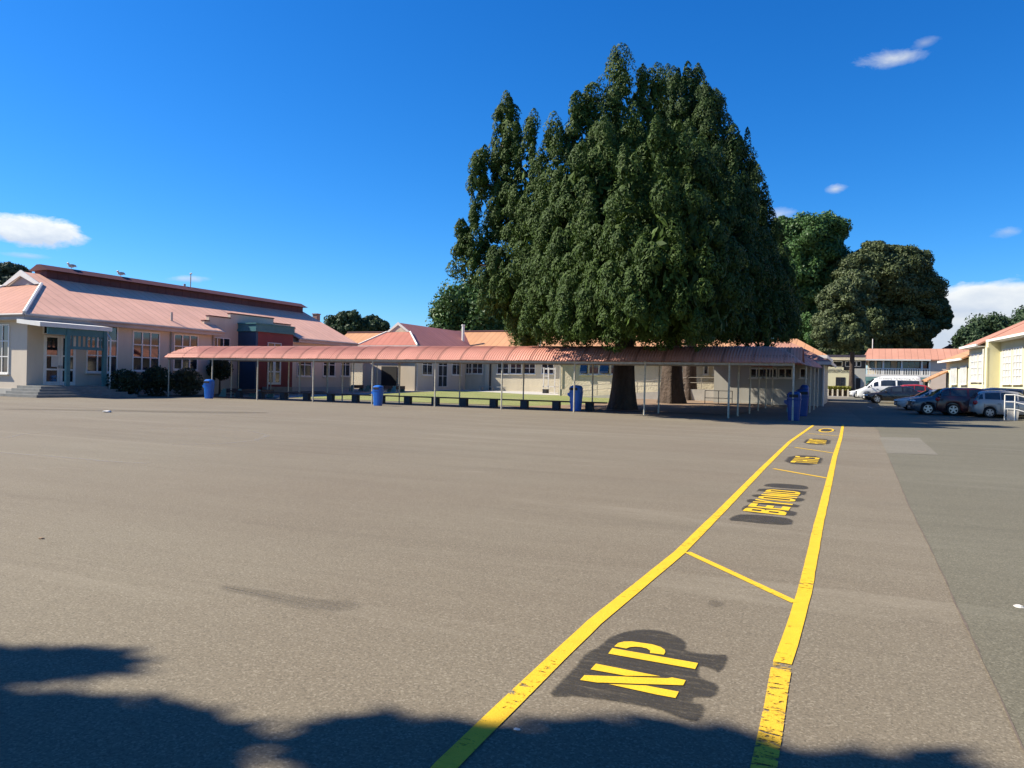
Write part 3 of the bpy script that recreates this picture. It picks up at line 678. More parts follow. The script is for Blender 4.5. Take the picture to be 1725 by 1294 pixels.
for (a, b, op) in ((979, 990, 1), (993.5, 1008, 0), (1012, 1026, 1), (1030, 1040, 0), (1187, 1192, 0), (1203, 1213, 0)):
    (e0, z1), (e1, z0) = onY(a, 612, DYW), onY(b, 629.5, DYW)
    wn = window(T, (0, DYW), DXp, e0, e1, z0, z1, 1, 1, out=.05, fr=.09, sill=True)
    if op:
        m = MB(); c = [(e0, DYW-.06, z1), (e1, DYW-.06, z1), (e1, DYW-.34, z0+.05), (e0, DYW-.34, z0+.05)]
        m.prism(c, (0, -.03, 0)); T.part('sash', m, M_GLASS, parent=wn)
downpipe(T, onY(944.5, 640, DYW)[0], DYW-.1, .4, 3.8, M_OFFW)
# ramp with rails
T = Thing('access_ramp', 'concrete access ramp with steel handrails along the cream wing behind the trees', 'ramp', (-16, 64.6, gz(64)))
rx0, rx1 = onY(978, 660, 65)[0], -9.0
zr0 = gz(64.5); T.part('ramp_slab', MB().prism([(rx0, 64.2, zr0-.2), (rx1, 64.2, zr0-.2), (rx1, 64.2, zr0+.95), (rx1-4.5, 64.2, zr0+.95), (rx0, 64.2, zr0+.02)], (0, 1.6, 0)), M_CONC)
def rz_(x): return zr0+.02+(.93)*min(max((x-rx0)/(rx1-4.5-rx0), 0), 1)
n = 9
for i in range(n):
    x = rx0+(rx1-rx0)*i/(n-1); T.part('rail_post', MB().tube((x, 64.25, rz_(x)-.05), (x, 64.25, rz_(x)+.98), .03), M_STEEL)
for hh in (.55, .98):
    T.part('handrail', MB().tube((rx0, 64.25, rz_(rx0)+hh), (rx1-4.5, 64.25, rz_(rx1)+hh), .03).tube((rx1-4.5, 64.25, rz_(rx1)+hh), (rx1, 64.25, rz_(rx1)+hh), .03), M_STEEL)
T = Thing('step_railing', 'steel step railing in front of the grey toilet block', 'railing', (-9.5, 58.5, gz(58)))
for x in (-11.2, -10.2, -9.2): T.part('rail_post', MB().tube((x, 58.5, gz(58)), (x, 58.5, gz(58)+1.05), .03), M_STEEL)
for hh in (.5, 1.05): T.part('handrail', MB().tube((-11.2, 58.5, gz(58)+hh), (-9.2, 58.5, gz(58)+hh), .025), M_STEEL)
# ------------------------------------------------------------------ block E
T = Thing('toilet_block', 'grey rendered low block shaded by the conifers, to the right of their trunks', 'building', (-7, 64, gz(64)))
EY = 61.5; ex1 = -3.15; eze = 3.65
T.part('wall', MB().box(-11.1, ex1, EY, 69.5, .1, eze), M_GREYW)
ea = onY(1333, 577, 65.5)
T.part('roof', MB().slab([(-11.7, EY-.6, eze), (ex1+.55, EY-.6, eze), (ea[0], 65.5, ea[1]), (-9.5, 65.5, ea[1])], .12).slab([(ex1+.55, EY-.6, eze), (ex1+.55, 69.9, eze), (ea[0], 65.6, ea[1]), (ea[0], 65.5, ea[1])], .12).slab([(ex1+.55, 69.9, eze), (-11.7, 69.9, eze), (-9.5, 65.6, ea[1]), (ea[0], 65.6, ea[1])], .12).slab([(-11.7, 69.9, eze), (-11.7, EY-.6, eze), (-9.5, 65.5, ea[1]), (-9.5, 65.6, ea[1])], .12), M_RF_Y)
T.part('fascia', MB().box(-11.7, ex1+.6, EY-.66, EY-.6, eze-.25, eze-.02).box(ex1+.55, ex1+.61, EY-.6, 69.9, eze-.25, eze-.02), M_OFFW)
for (a, b) in ((1264, 1285), (1287, 1307), (1313, 1333), (1349, 1357)):
    (e0, z1), (e1, z0) = onY(a, 622, EY), onY(b, 635.5, EY); window(T, (0, EY), DXp, e0, e1, z0, z1, 1 if b-a < 10 else 2, 1, out=.05, fr=.08)
downpipe(T, ex1+.05, EY-.1, .2, 3.5, M_OFFW, .08)
(e0, z1), (e1, z0) = onY(1376, 622, EY), onY(1379, 627, EY); T.part('wall_lamp', MB().box(e0, e1, EY-.12, EY, z0, z1), M_BLACK)
T.part('base_course', MB().box(-11.1, ex1+.05, EY-.05, EY, .1, .5), M_GREYW)
T = Thing('store_block', 'cream block with an orange roof just behind the grey toilet block', 'building', (-8, 76, .6))
e2 = onY(1393, 598, 71.4); ap = onY(1342, 570.5, 77)
T.part('wall', MB().box(-15, e2[0]-.6, 72, 82, .3, e2[1]-.1), M_CREAM)
T.part('roof', MB().slab([(-16, 71.4, e2[1]), (e2[0], 71.4, e2[1]), (ap[0], 77, ap[1]), (-14, 77, ap[1])], .15).slab([(e2[0], 71.4, e2[1]), (e2[0], 82.6, e2[1]), (ap[0], 77, ap[1])], .15).slab([(e2[0], 82.6, e2[1]), (-16, 82.6, e2[1]), (-14, 77, ap[1]), (ap[0], 77, ap[1])], .15), M_RF_OR)
T.part('fascia', MB().box(-16, e2[0]+.04, 71.34, 71.4, e2[1]-.3, e2[1]-.02).box(e2[0], e2[0]+.05, 71.4, 82.6, e2[1]-.3, e2[1]-.02), M_WHITE)

# ------------------------------------------------------------------ covered walkway (U shaped barrel canopy)
T = Thing('covered_walkway', 'long pink corrugated barrel roofed walkway on thin steel posts around the courtyard', 'walkway', (-25, 41.5, 0))
FXL, FXR, FY0, WD = -46.9, -3.1, 39.95, 3.6       # eave rectangle
ZE, RISE = 2.86, .88
def arc(t): # t 0..1 across full width -> height
    return ZE+RISE*math.sin(math.pi*t)**.8 if 0 < t < 1 else ZE
na = 14
def corr(s): return .028*math.sin(2*math.pi*s/.155)
# front run
m = MB(); step = .155/5; nx = int((FXR-FXL)/step)
vs = []; fs = []
T_ = [i/na for i in range(na+1)]
for i in range(nx+1):
    x = FXL+i*step
    d = min((x-FXL), (FXR-x), WD/2)      # hip limiting at both ends (front half mitres with the side wings)
    for t in T_:
        yy = t*WD
        if t <= .5:
            tt = min(yy, d)/WD if d < WD/2 else t
            xl = x; z = arc(min(t, max(d, 0)/WD)) if d < WD/2 else arc(t)
        else: z = arc(t)
        lap = .012*(int((x-FXL)/1.9) % 2)
        vs.append((x, FY0+yy, z+corr(x)+lap))
# build front half only where t/2 within d, else clamp (the clamped strip is covered by the side wing)
for i in range(nx):
    for j in range(na):
        fs.append((i*(na+1)+j, i*(na+1)+j+1, (i+1)*(na+1)+j+1, (i+1)*(na+1)+j))
m.add(vs, fs)
T.part('roof', m, M_CANO, label='long front run of the pink corrugated roof', recalc=False)
def wing(x0, x1, y0, y1, st=.155/4):
    m = MB(); ny = int((y1-y0)/st); vs = []; fs = []
    for i in range(ny+1):
        y = y0+i*st; d = y-y0; gg = gz(y)*.9
        for t in T_:
            z = arc(min(t, 1-t, max(d, 0)/WD)) if d < WD/2 and min(t, 1-t) > d/WD else arc(t)
            vs.append((x0+(x1-x0)*t, y, z+corr(y)+gg+.004))
    for i in range(ny):
        for j in range(na): fs.append((i*(na+1)+j, i*(na+1)+j+1, (i+1)*(na+1)+j+1, (i+1)*(na+1)+j))
    m.add(vs, fs); return m
T.part('roof', wing(FXL, FXL+WD, FY0+.02, 66.5), M_CANY, label='left wing of the corrugated roof running away beside the long block', recalc=False)
T.part('roof', wing(FXR-WD, FXR, FY0+.02, 60.6), M_CANY, label='right wing of the corrugated roof running back to the grey block', recalc=False)
T.part('edge_beam', MB().box(FXL+.3, FXR-.3, FY0+.22, FY0+.28, ZE-.14, ZE-.02).box(FXL+WD-.3, FXR-WD+.3, FY0+WD-.28, FY0+WD-.22, ZE-.14, ZE-.02), M_GALV)
fxs = [-46.5, -42.2, -38.0, -33.2, -28.5, -23.9, -19.4, -14.9, -10.9, -6.5, -3.4]
for i, x in enumerate(fxs): T.part('post', MB().tube((x, FY0+.25, -.02), (x, FY0+.25, ZE), .048, n=10), M_POST)
for i, x in enumerate([-43.5, -38.0, -33.2, -28.5, -23.9, -19.4, -14.9, -10.9, -6.5]): T.part('post', MB().tube((x, FY0+WD-.25, gz(43)-.02), (x, FY0+WD-.25, ZE), .045, n=10), M_POST)
y = 47.2
while y < 66.4:
    for x in (FXL+.25, FXL+WD-.25): T.part('post', MB().tube((x, y, gz(y)-.02), (x, y, ZE+gz(y)*.9), .045, n=8), M_POST)
    y += 3.74
y = 47.5
while y < 60.5:
    for x in (FXR-.25, FXR-WD+.25): T.part('post', MB().tube((x, y, gz(y)-.02), (x, y, ZE+gz(y)*.9), .045, n=8), M_POST)
    y += 3.9
for i, x in enumerate(fxs[1:-1]):   # arched bows
    m = MB()
    for k in range(8):
        t0, t1 = k/8, (k+1)/8
        m.tube((x, FY0+.2+(WD-.4)*t0, arc(.05+.9*t0)-.07), (x, FY0+.2+(WD-.4)*t1, arc(.05+.9*t1)-.07), .022, n=6)
    T.part('bow', m, M_GALV)
m = MB()
for k in range(8):
    t0, t1 = k/8, (k+1)/8; xa = FXR-WD
    m.tube((xa+.2+(WD-.4)*t0, 45.5, arc(.05+.9*t0)-.02), (xa+.2+(WD-.4)*t1, 45.5, arc(.05+.9*t1)-.02), .03, n=6)
T.part('bow', m, M_WHITE, label='white arched end frame under the right wing')

# ------------------------------------------------------------------ benches
bx0 = onY(385, 670, 43.0)[0]; bx1 = onY(1022, 690, 43.0)[0]
nb = 7; wlen = (bx1-bx0)/nb
desc = ['leftmost of the dark benches under the front of the walkway', 'second dark bench from the left under the walkway front', 'dark walkway bench left of the second blue bin', 'middle one of the seven dark benches under the walkway', 'dark walkway bench just right of the middle one', 'dark walkway bench left of the tall blue bin by the big tree', 'rightmost dark bench, ending at the foot of the front conifer trunk']
pb = Thing('bench', desc[0], 'bench', (0, 0, 0), 0, 'long dark benches under the walkway', local=True)
pb.part('seat', MB().box(-wlen/2+.02, wlen/2-.02, -.2, .2, .46, .54), M_TIMB, bevel=.01)
for sx in (-.25, .25): pb.part('leg', MB().box(sx*wlen-.22, sx*wlen+.22, -.17, .17, -.02, .46), M_BLOCK)
for i in range(nb):
    loc = (bx0+wlen*(i+.5), 43.0, gz(43))
    if i == 0: pb.e.location = loc
    else: dup(pb.e, loc, 0, desc[i])
# wedge ended benches
wdesc = [(386, 'pale teal wedge bench to the right of the leftmost blue bin'), (412, 'pale teal wedge bench in the strip of sun left of the portico door'), (443, 'pale teal wedge bench in front of the portico door')]
wb = None
def wedge_bench(label, loc, rz):
    global wb
    if wb is None:
        t = Thing('bench', label, 'bench', loc, rz, 'pale teal wedge benches', local=True)
        for sx in (-.9, .9): t.part('end_panel', MB().prism([(sx-.04, -.35, 0), (sx-.04, .25, 0), (sx-.04, -.1, .62), (sx-.04, -.35, .62)], (.08, 0, 0)), M_LTEAL)
        t.part('seat', MB().box(-.86, .86, -.36, .12, .44, .5), M_TIMB); t.part('backrest', MB().box(-.86, .86, -.42, -.36, .3, .62), M_TIMB)
        wb = t.e; return t.e
    return dup(wb, loc, rz, label)
for px, lb in wdesc:
    x, z = onY(px, 665, 44.8); wedge_bench(lb, (x, 44.8, gz(44.8)), R(100))
for px, lb in ((599, 'pale teal wedge bench in the far left corner, first from the left'), (625, 'pale teal wedge bench in the far corner just left of the blue bin top'), (648, 'pale teal wedge bench in the far corner before the dark doorway'), (669, 'pale teal wedge bench at the right end of the far corner row')):
    x, z = onY(px, 655, 63.5); wedge_bench(lb, (x, 63.5, gz(63.5)), R(95))

# ------------------------------------------------------------------ litter bins
def make_bin(label, loc, rz, mat=M_BIN, s=1.0, group='blue litter bins by the walkway'):
    t = Thing('litter_bin', label, 'litter bin', loc, rz, group, local=True)
    m = MB(); prof = [(0, .24), (.04, .25), (.95, .31), (1.0, .33), (1.04, .33)]
    vs = []; n = 20
    for z, r in prof:
        for i in range(n):
            a = 2*math.pi*i/n; c, sn = math.cos(a), math.sin(a); q = (abs(c)**4+abs(sn)**4)**-.25
            vs.append((c*q*r*s, sn*q*r*s, z*s))
    fs = [(j*n+i, j*n+(i+1) % n, (j+1)*n+(i+1) % n, (j+1)*n+i) for j in range(len(prof)-1) for i in range(n)]+[tuple(range(n-1, -1, -1)), tuple(range((len(prof)-1)*n, len(prof)*n))]
    m.add(vs, fs); t.part('body', m, mat)
    m = MB(); prof = [(1.04, .30), (1.2, .31), (1.30, .28), (1.36, .18), (1.38, .02)]; vs = []
    for z, r in prof:
        for i in range(n):
            a = 2*math.pi*i/n; c, sn = math.cos(a), math.sin(a); q = (abs(c)**4+abs(sn)**4)**-.25
            vs.append((c*q*r*s, sn*q*r*s, z*s))
    fs = [(j*n+i, j*n+(i+1) % n, (j+1)*n+(i+1) % n, (j+1)*n+i) for j in range(len(prof)-1) for i in range(n)]+[tuple(range((len(prof)-1)*n, len(prof)*n))]
    m.add(vs, fs); hd = t.part('lid', m, mat, smooth=False)
    t.part('slot', MB().box(-.325*s, -.27*s, -.2*s, .2*s, 1.10*s, 1.24*s), M_DARK, parent=hd)
    t.part('slot', MB().box(-.2*s, .2*s, -.325*s, -.27*s, 1.10*s, 1.24*s), M_DARK, parent=hd)
    t.part('hopper', MB().prism([(-.42*s, -.18*s, .82*s), (-.44*s, -.18*s, .95*s), (-.27*s, -.18*s, .98*s), (-.27*s, -.18*s, .72*s)], (0, .36*s, 0)), mat)
    t.part('label_plate', MB().box(-.312*s, -.272*s, -.12*s, .12*s, .4*s, .6*s), M_LTEAL)
    return t
B0 = make_bin('bright blue litter bin at the left end of the walkway', (*G(352, 671.5), 0), R(10), s=.98)
def binat(px, py, lb, s=1, rz=0, z=0, mat=None):
    x, y = G(px, py, z)
    if mat: make_bin(lb, (x, y, gz(y)), rz, mat, s); return
    o = dup(B0.e, (x, y, gz(y)), rz, lb); o.scale = (s, s, s)
binat(636.5, 683.5, 'blue litter bin at the foot of the walkway post, left of the lawn', .92, R(5))
binat(970, 692.5, 'tall blue litter bin by a walkway post just left of the big conifer trunk', 1.12, R(-5))
binat(1337, 708.5, 'blue litter bin in the shade at the right front corner of the walkway', 1.05, R(0), mat=M_BIND)
binat(1350, 702, 'blue litter bin behind the corner one, with a bag on its lid', 1.12, R(20), mat=M_BIND)
x, y = G(523.5, 661, .12); make_bin('dark blue litter bin standing at the back of the left walkway', (x, y, gz(y)), 0, M_BIND, .95)
x, y = G(497, 659, .15); make_bin('pale teal litter bin at the back of the left walkway, right of the portico', (x, y, gz(y)), 0, M_LTEAL, .62, group='teal bin')
T = Thing('bag', 'dark blue bag slumped on the lid of a blue bin at the walkway corner', 'bag', (G(1352, 702)[0], G(1352, 702)[1], 1.5))
c = T.e.location; T.part('sack', MB().ell((c.x+.05, c.y, c.z+.12), (.26, .22, .2), jit=.12).ell((c.x+.18, c.y, c.z-.02), (.14, .16, .2), jit=.12), M_BIND, smooth=True)

# ------------------------------------------------------------------ foliage generators
def leafmesh(name, C, Nn, L, W, mat, parent, origin, up_bias=0.0, jitter=.5, core=None):
    n = len(C)
    ax = Nn*0+np.array([0, 0, 1.0])*up_bias+RNG.normal(size=(n, 3))*(1-up_bias*.6)
    nr = Nn+RNG.normal(size=(n, 3))*jitter; nr /= np.linalg.norm(nr, axis=1)[:, None]
    ax -= nr*(ax*nr).sum(1)[:, None]; ax /= np.linalg.norm(ax, axis=1)[:, None]+1e-9
    sd = np.cross(ax, nr)
    l = (L*RNG.uniform(.6, 1.3, n))[:, None]; w = (W*RNG.uniform(.6, 1.3, n))[:, None]
    V = np.empty((n, 4, 3)); V[:, 0] = C-ax*l; V[:, 1] = C+sd*w-ax*l*.1; V[:, 2] = C+ax*l; V[:, 3] = C-sd*w-ax*l*.1
    V = V.reshape(-1, 3)
    Fq = np.arange(n*4).reshape(-1, 4)
    nv = n*4; loops = Fq.ravel(); starts = np.arange(n)*4; tot = np.full(n, 4)
    if core is not None:
        cv = np.array(core.v); cf = core.f
        loops = np.concatenate([loops, np.array([i+nv for f in cf for i in f])])
        ln = np.array([len(f) for f in cf]); st = n*4+np.concatenate([[0], np.cumsum(ln)[:-1]])
        starts = np.concatenate([starts, st]); tot = np.concatenate([tot, ln]); V = np.concatenate([V, cv]); nv += len(cv)
    V = V-np.array(origin)
    me = bpy.data.meshes.new(name); me.vertices.add(len(V)); me.vertices.foreach_set('co', V.ravel().astype(np.float32))
    me.loops.add(len(loops)); me.loops.foreach_set('vertex_index', loops.astype(np.int32))
    me.polygons.add(len(starts)); me.polygons.foreach_set('loop_start', starts.astype(np.int32))
    try: me.polygons.foreach_set('loop_total', tot.astype(np.int32))
    except Exception: pass
    me.update(calc_edges=True); me.validate(); me.materials.append(mat)
    o = bpy.data.objects.new(name, me); COL.objects.link(o); o.parent = parent
    return o
def rsph(n):
    v = RNG.normal(size=(n, 3)); return v/np.linalg.norm(v, axis=1)[:, None]
def trunkmesh(mb, base, top, r0, r1, flare=1.5, n=20, rings=10, flute=.12):
    b = Vector(base); t = Vector(top); ph = [random.uniform(0, 6.28) for _ in range(3)]
    vs = []
    for j in range(rings+1):
        k = j/rings; c = b.lerp(t, k); r = r0*(1-k)+r1*k; r *= 1+(flare-1)*math.exp(-k*7)
        for i in range(n):
            a = 2*math.pi*i/n; q = 1+flute*(math.sin(5*a+ph[0]+k*2)*.6+math.sin(9*a+ph[1]-k*3)*.4)*(1+1.2*math.exp(-k*6))
            vs.append((c.x+math.cos(a)*r*q, c.y+math.sin(a)*r*q, c.z))
    fs = [(j*n+i, j*n+(i+1) % n, (j+1)*n+(i+1) % n, (j+1)*n+i) for j in range(rings) for i in range(n)]
    return mb.add(vs, fs)

# conifers: leaders = upright spires; each gets clumps on its surface, each clump a teardrop of small drooping sprays
M_CON = foliage('cypress foliage', (.008, .030, .008), (.075, .125, .014), .7, .12, .45)
M_CON2 = foliage('cypress foliage deep', (.006, .025, .008), (.055, .098, .014), .7, .12, .45)
def conifer(name, label, base, leaders, mat, tr, trunk_h, density=1.0):
    T = Thing(name, label, 'tree', (base[0], base[1], gz(base[1])), 0, 'big conifers in the courtyard')
    CC = []; NN = []; IC = []; IN = []
    for (cx, cy, z0, z1, rm) in leaders:
        z1 -= .35; z0 += random.uniform(-.1, .35); H = z1-z0
        def prof(k): # k 0 bottom..1 top
            return rm*np.clip((k/.22+.35)/1.35, 0, 1)*np.power(np.clip(1-k, 0, 1), .62)*1.12
        area = 2*math.pi*rm*.75*H
        nc = int(area/1.25*density)
        k = RNG.uniform(0, 1, nc*3); keep = RNG.uniform(0, 1, nc*3) < prof(k)/rm; k = k[keep][:nc]
        k = np.concatenate([k, [.9, .94, .97, .985]])
        a = RNG.uniform(0, 2*math.pi, len(k)); r = prof(k)*RNG.uniform(.58, 1.10, len(k))
        P = np.stack([cx+r*np.cos(a), cy+r*np.sin(a), z0+k*H], 1)
        O = np.stack([np.cos(a), np.sin(a), np.full(len(k), .15)], 1)
        cr = RNG.uniform(.40, 1.0, len(k))*min(1, .42+rm*.22); chh = RNG.uniform(1.0, 2.1, len(k))*min(1, .5+rm*.2)
        m = int(250)
        kk = RNG.uniform(0, 1, (len(k), m)); aa = RNG.uniform(0, 2*math.pi, (len(k), m))
        pr = np.power(1-kk, .5)*np.clip((kk+.12)/.42, 0, 1)
        rad = cr[:, None]*pr*RNG.uniform(.8, 1.12, kk.shape)
        X = P[:, 0, None]+rad*np.cos(aa)+O[:, 0, None]*.15; Y = P[:, 1, None]+rad*np.sin(aa)+O[:, 1, None]*.15
        Z = P[:, 2, None]+(kk-.5)*chh[:, None]
        C = np.stack([X, Y, Z], 2).reshape(-1, 3)
        Nn = np.stack([np.cos(aa), np.sin(aa), (kk-.35)*1.5], 2).reshape(-1, 3)*.9+np.repeat(O, m, 0)*.45
        CC.append(C); NN.append(Nn)
        ni = int(H*rm*26); kq = RNG.uniform(.02, .93, ni); aq = RNG.uniform(0, 2*math.pi, ni); rq = prof(kq)*np.sqrt(RNG.uniform(.05, .58, ni))
        IC.append(np.stack([cx+rq*np.cos(aq), cy+rq*np.sin(aq), z0+kq*H], 1)); IN.append(np.stack([np.cos(aq), np.sin(aq), aq*0+.1], 1))
    C = np.concatenate(CC); Nn = np.concatenate(NN)
    IC = np.concatenate(IC); IN = np.concatenate(IN); sc = np.concatenate([np.full(len(C), 1.0), np.full(len(IC), 2.8)])
    leafmesh('crown', np.concatenate([C, IC]), np.concatenate([Nn, IN]), .102*sc, .037*sc, mat, T.e, T.o, up_bias=.75, jitter=.45)
    mb = MB(); trunkmesh(mb, (base[0], base[1], gz(base[1])-.1), (base[0], base[1], trunk_h), tr, tr*.85, flare=1.45, n=28, rings=14)
    top = Vector((base[0], base[1], trunk_h))
    for (cx, cy, z0, z1, rm) in leaders[::2]:
        mb.tube((base[0], base[1], trunk_h-1.2), (cx, cy, z0+(z1-z0)*.45), tr*.32, .07, n=7)
    T.part('trunk', mb, M_BARK, smooth=True)
    return T
def LD(px, py, pyb, rpx, y, D=None):
    # spire whose tip shows at (px,py), foot at pyb, half width rpx, standing on the line y = const
    x, z1 = onY(px, py, y); _, z0 = onY(px, pyb, y)
    depth = (Vector((x, y, 0))).dot(f0); return (x, y, z0, z1, rpx*depth/FPX)
tb1 = (-13.9, 46.2)
L1 = [LD(1047, 80, 520, 66, 45), LD(996, 140, 500, 48, 43.5), LD(967, 153, 470, 44, 43), LD(933, 200, 500, 44, 42.5), LD(897, 192, 420, 30, 44.5), LD(858, 160, 345, 25, 45), LD(845, 175, 300, 15, 45.5), LD(866, 215, 420, 30, 45),
      LD(812, 250, 345, 22, 44.5), LD(803, 268, 320, 14, 44), LD(836, 262, 400, 26, 45), LD(800, 346, 452, 26, 44), LD(832, 352, 480, 26, 45), LD(775, 372, 440, 18, 43.5), LD(790, 400, 478, 24, 43.2), LD(838, 420, 520, 36, 42.5), LD(872, 330, 540, 42, 44), LD(888, 470, 584, 26, 44.5), LD(846, 470, 545, 22, 43), LD(905, 300, 545, 44, 42.6),
      LD(938, 280, 560, 50, 41), LD(975, 240, 555, 52, 40.6), LD(1015, 200, 560, 56, 41), LD(1062, 200, 560, 56, 41.5), LD(910, 420, 576, 44, 40.5), LD(948, 390, 572, 44, 39), LD(990, 360, 568, 48, 38.2), LD(1035, 330, 565, 50, 37.8), LD(1080, 300, 566, 50, 38.4), LD(1005, 450, 570, 42, 36.8), LD(1055, 440, 568, 44, 36.4), LD(1100, 420, 570, 44, 36.8), LD(960, 480, 572, 38, 37.6),
      LD(1078, 114, 400, 34, 46), LD(1104, 112, 430, 36, 46.5), LD(1120, 250, 566, 50, 40), LD(1140, 380, 568, 48, 38), LD(1100, 195, 540, 46, 36.5), LD(1140, 205, 545, 44, 37), LD(1060, 250, 545, 46, 35.5), LD(1120, 300, 560, 44, 34.6), LD(1165, 320, 560, 42, 35.2), LD(1080, 400, 562, 42, 34.2), (-14, 50.5, 4.2, 15, 3.6), (-18.5, 50.5, 4.2, 13, 3.4), (-11, 49.5, 4.4, 16, 3.2), (-20.5, 47, 4.2, 11, 2.6), (-14.5, 43.5, 4.6, 17, 3.0), (-9.5, 44.5, 4.6, 16, 3.0)]
conifer('conifer_tree', 'tallest spired dark green conifer, nearest the walkway, with the front trunk', tb1, L1, M_CON, .60, 9)
tb2 = (-13.6, 58.0)
L2 = [LD(1119, 114, 430, 36, 52), LD(1136, 118, 430, 34, 51), LD(1154, 105, 440, 40, 51), LD(1174, 111, 460, 44, 52), LD(1209, 155, 500, 46, 51), LD(1192, 140, 480, 40, 50), LD(1234, 209, 520, 38, 50), LD(1252, 222, 520, 34, 51), LD(1160, 220, 560, 54, 46.5), LD(1205, 250, 565, 54, 46), LD(1240, 300, 568, 46, 45), LD(1180, 350, 568, 52, 41.5), LD(1222, 380, 568, 48, 41), LD(1258, 330, 568, 40, 47), LD(1262, 420, 572, 44, 44), LD(1200, 470, 570, 44, 38.5), LD(1245, 480, 572, 42, 40.5), LD(1180, 245, 550, 44, 38), LD(1215, 290, 555, 42, 39), LD(1205, 380, 566, 42, 36.5), LD(1160, 470, 570, 42, 37.5), (-9, 56, 5, 15, 3.2), (-13, 56.5, 5, 16, 3.4), (-8, 51, 5, 15, 3.0)]
conifer('conifer_tree', 'middle dark conifer, its trunk just right of the nearest one', tb2, L2, M_CON2, .70, 9)
tb3 = (-13.7, 64.8)
L3 = [LD(1271, 262, 540, 34, 57), LD(1288, 333, 560, 32, 57), LD(1308, 376, 570, 32, 57), LD(1284, 400, 575, 46, 50), LD(1312, 415, 576, 28, 56), LD(1328, 440, 578, 17, 55), LD(1298, 440, 577, 42, 49), LD(1306, 500, 577, 34, 46), (-7.5, 60, 6, 12, 3.0)]
conifer('conifer_tree', 'rightmost and farthest dark conifer, sloping down towards the grey block', tb3, L3, M_CON2, .55, 8)

def broadleaf(name, label, base, crown, mat, nb=34, cards=260, size=.3, core_k=.5, trunk_r=.4, seed_r=(.26, .42), cat='tree', group=None, droop=0, limb=6, vis_trunk=True, squash=.9):
    """crown = list of (cx,cy,cz,rx,ry,rz)"""
    T = Thing(name, label, cat, (base[0], base[1], base[2]), 0, group)
    CC = []; NN = []; IC = []; IN = []; core = MB(); tips = []
    for (cx, cy, cz, rx, ry, rz) in crown:
        ni = int((14 if rx < .8 else 40)*rx*rz/(size*size*6)); q = rsph(ni)*np.power(RNG.uniform(.05, 1, ni), .4)[:, None]*core_k*1.3
        IC.append(np.array([cx, cy, cz])+q*np.array([rx, ry, rz])); IN.append(rsph(ni))
        d = rsph(nb); d[:, 2] = np.where(d[:, 2] < -.55, -d[:, 2], d[:, 2])
        P = np.array([cx, cy, cz])+d*np.array([rx, ry, rz])*RNG.uniform(.58, .86, nb)[:, None]
        rs = RNG.uniform(*seed_r, nb)*min(rx, rz)
        sm_ = rx < .8; nb_ = 9 if sm_ else nb; cards_ = 36 if sm_ else cards
        for i in range(nb_):
            q = rsph(cards_); q[:, 2] = np.abs(q[:, 2])*.9+q[:, 2]*.1 if False else q[:, 2]
            sc = rs[i]*RNG.uniform(.78, 1.12, cards_)[:, None]
            CC.append(P[i]+q*sc*np.array([1, 1, squash])); NN.append(q)
            if core_k > .7 and not sm_: core.ell(tuple(P[i]), (rs[i]*.55, rs[i]*.55, rs[i]*.45), 8, 6, .25)
            q = rsph(cards_//4)*rs[i]*.5; IC.append(P[i]+q); IN.append(rsph(cards_//4))
        tips += [tuple(P[i]) for i in range(min(limb, nb))]
    C = np.concatenate(CC); Nn = np.concatenate(NN)
    IC = np.concatenate(IC); IN = np.concatenate(IN); sc = np.concatenate([np.full(len(C), 1.0), np.full(len(IC), 1.9)])
    leafmesh('crown' if cat == 'tree' else 'foliage', np.concatenate([C, IC]), np.concatenate([Nn, IN]), size*sc, size*.55*sc, mat, T.e, T.o, up_bias=droop, jitter=.5, core=core if core.f else None)
    if vis_trunk:
        mb = MB(); zc = crown[0][2]
        trunkmesh(mb, (base[0], base[1], base[2]-.1), (base[0], base[1], zc-crown[0][5]*.3), trunk_r, trunk_r*.7, n=14, rings=8, flute=.06)
        for t in tips: mb.tube((base[0], base[1], zc-crown[0][5]*.45), t, trunk_r*.35, .06, n=6)
        T.part('trunk' if cat == 'tree' else 'stem', mb, M_BARK, smooth=True)
    return T
def CR(px, py, rx, ry, D, depth=None):
    c = atD(px, py, D); s = D/FPX; return (c[0], c[1], c[2], rx*s, (depth or rx)*s, ry*s)
M_OAK = foliage('plane tree leaves', (.022, .060, .022), (.085, .165, .040), .5, .2, .25)
M_OLV = foliage('dark olive leaves', (.028, .048, .018), (.11, .135, .05), .6, .1, .3)
M_FAR = foliage('far tree leaves', (.022, .050, .026), (.055, .090, .035), .6, .15, .25)
M_PINE = foliage('far blue green leaves', (.03, .055, .045), (.055, .085, .05), .7, .1, .25)
M_BUSH = foliage('shrub leaves', (.018, .032, .018), (.045, .062, .028), .6, .1, 1.5)
M_BUSH2 = foliage('grey green shrub leaves', (.05, .06, .035), (.11, .12, .07), .6, .1, 1.5)
M_HEDG = foliage('yellow green hedge leaves', (.12, .13, .015), (.30, .28, .05), .6, .2, 1.5)
M_RHEDG = foliage('red hedge leaves', (.10, .03, .03), (.06, .07, .03), .6, .1, 1.5)
b = atD(1385, 660, 155); broadleaf('broadleaf_tree', 'bright green rounded tree rising right behind the conifers', (b[0], b[1], .6), [CR(1378, 415, 62, 58, 155), CR(1345, 480, 55, 80, 156), CR(1404, 490, 40, 80, 155), CR(1322, 400, 26, 38, 157), CR(1375, 560, 50, 50, 156)], M_OAK, nb=60, cards=340, size=.32, seed_r=(.2, .32), trunk_r=.5)
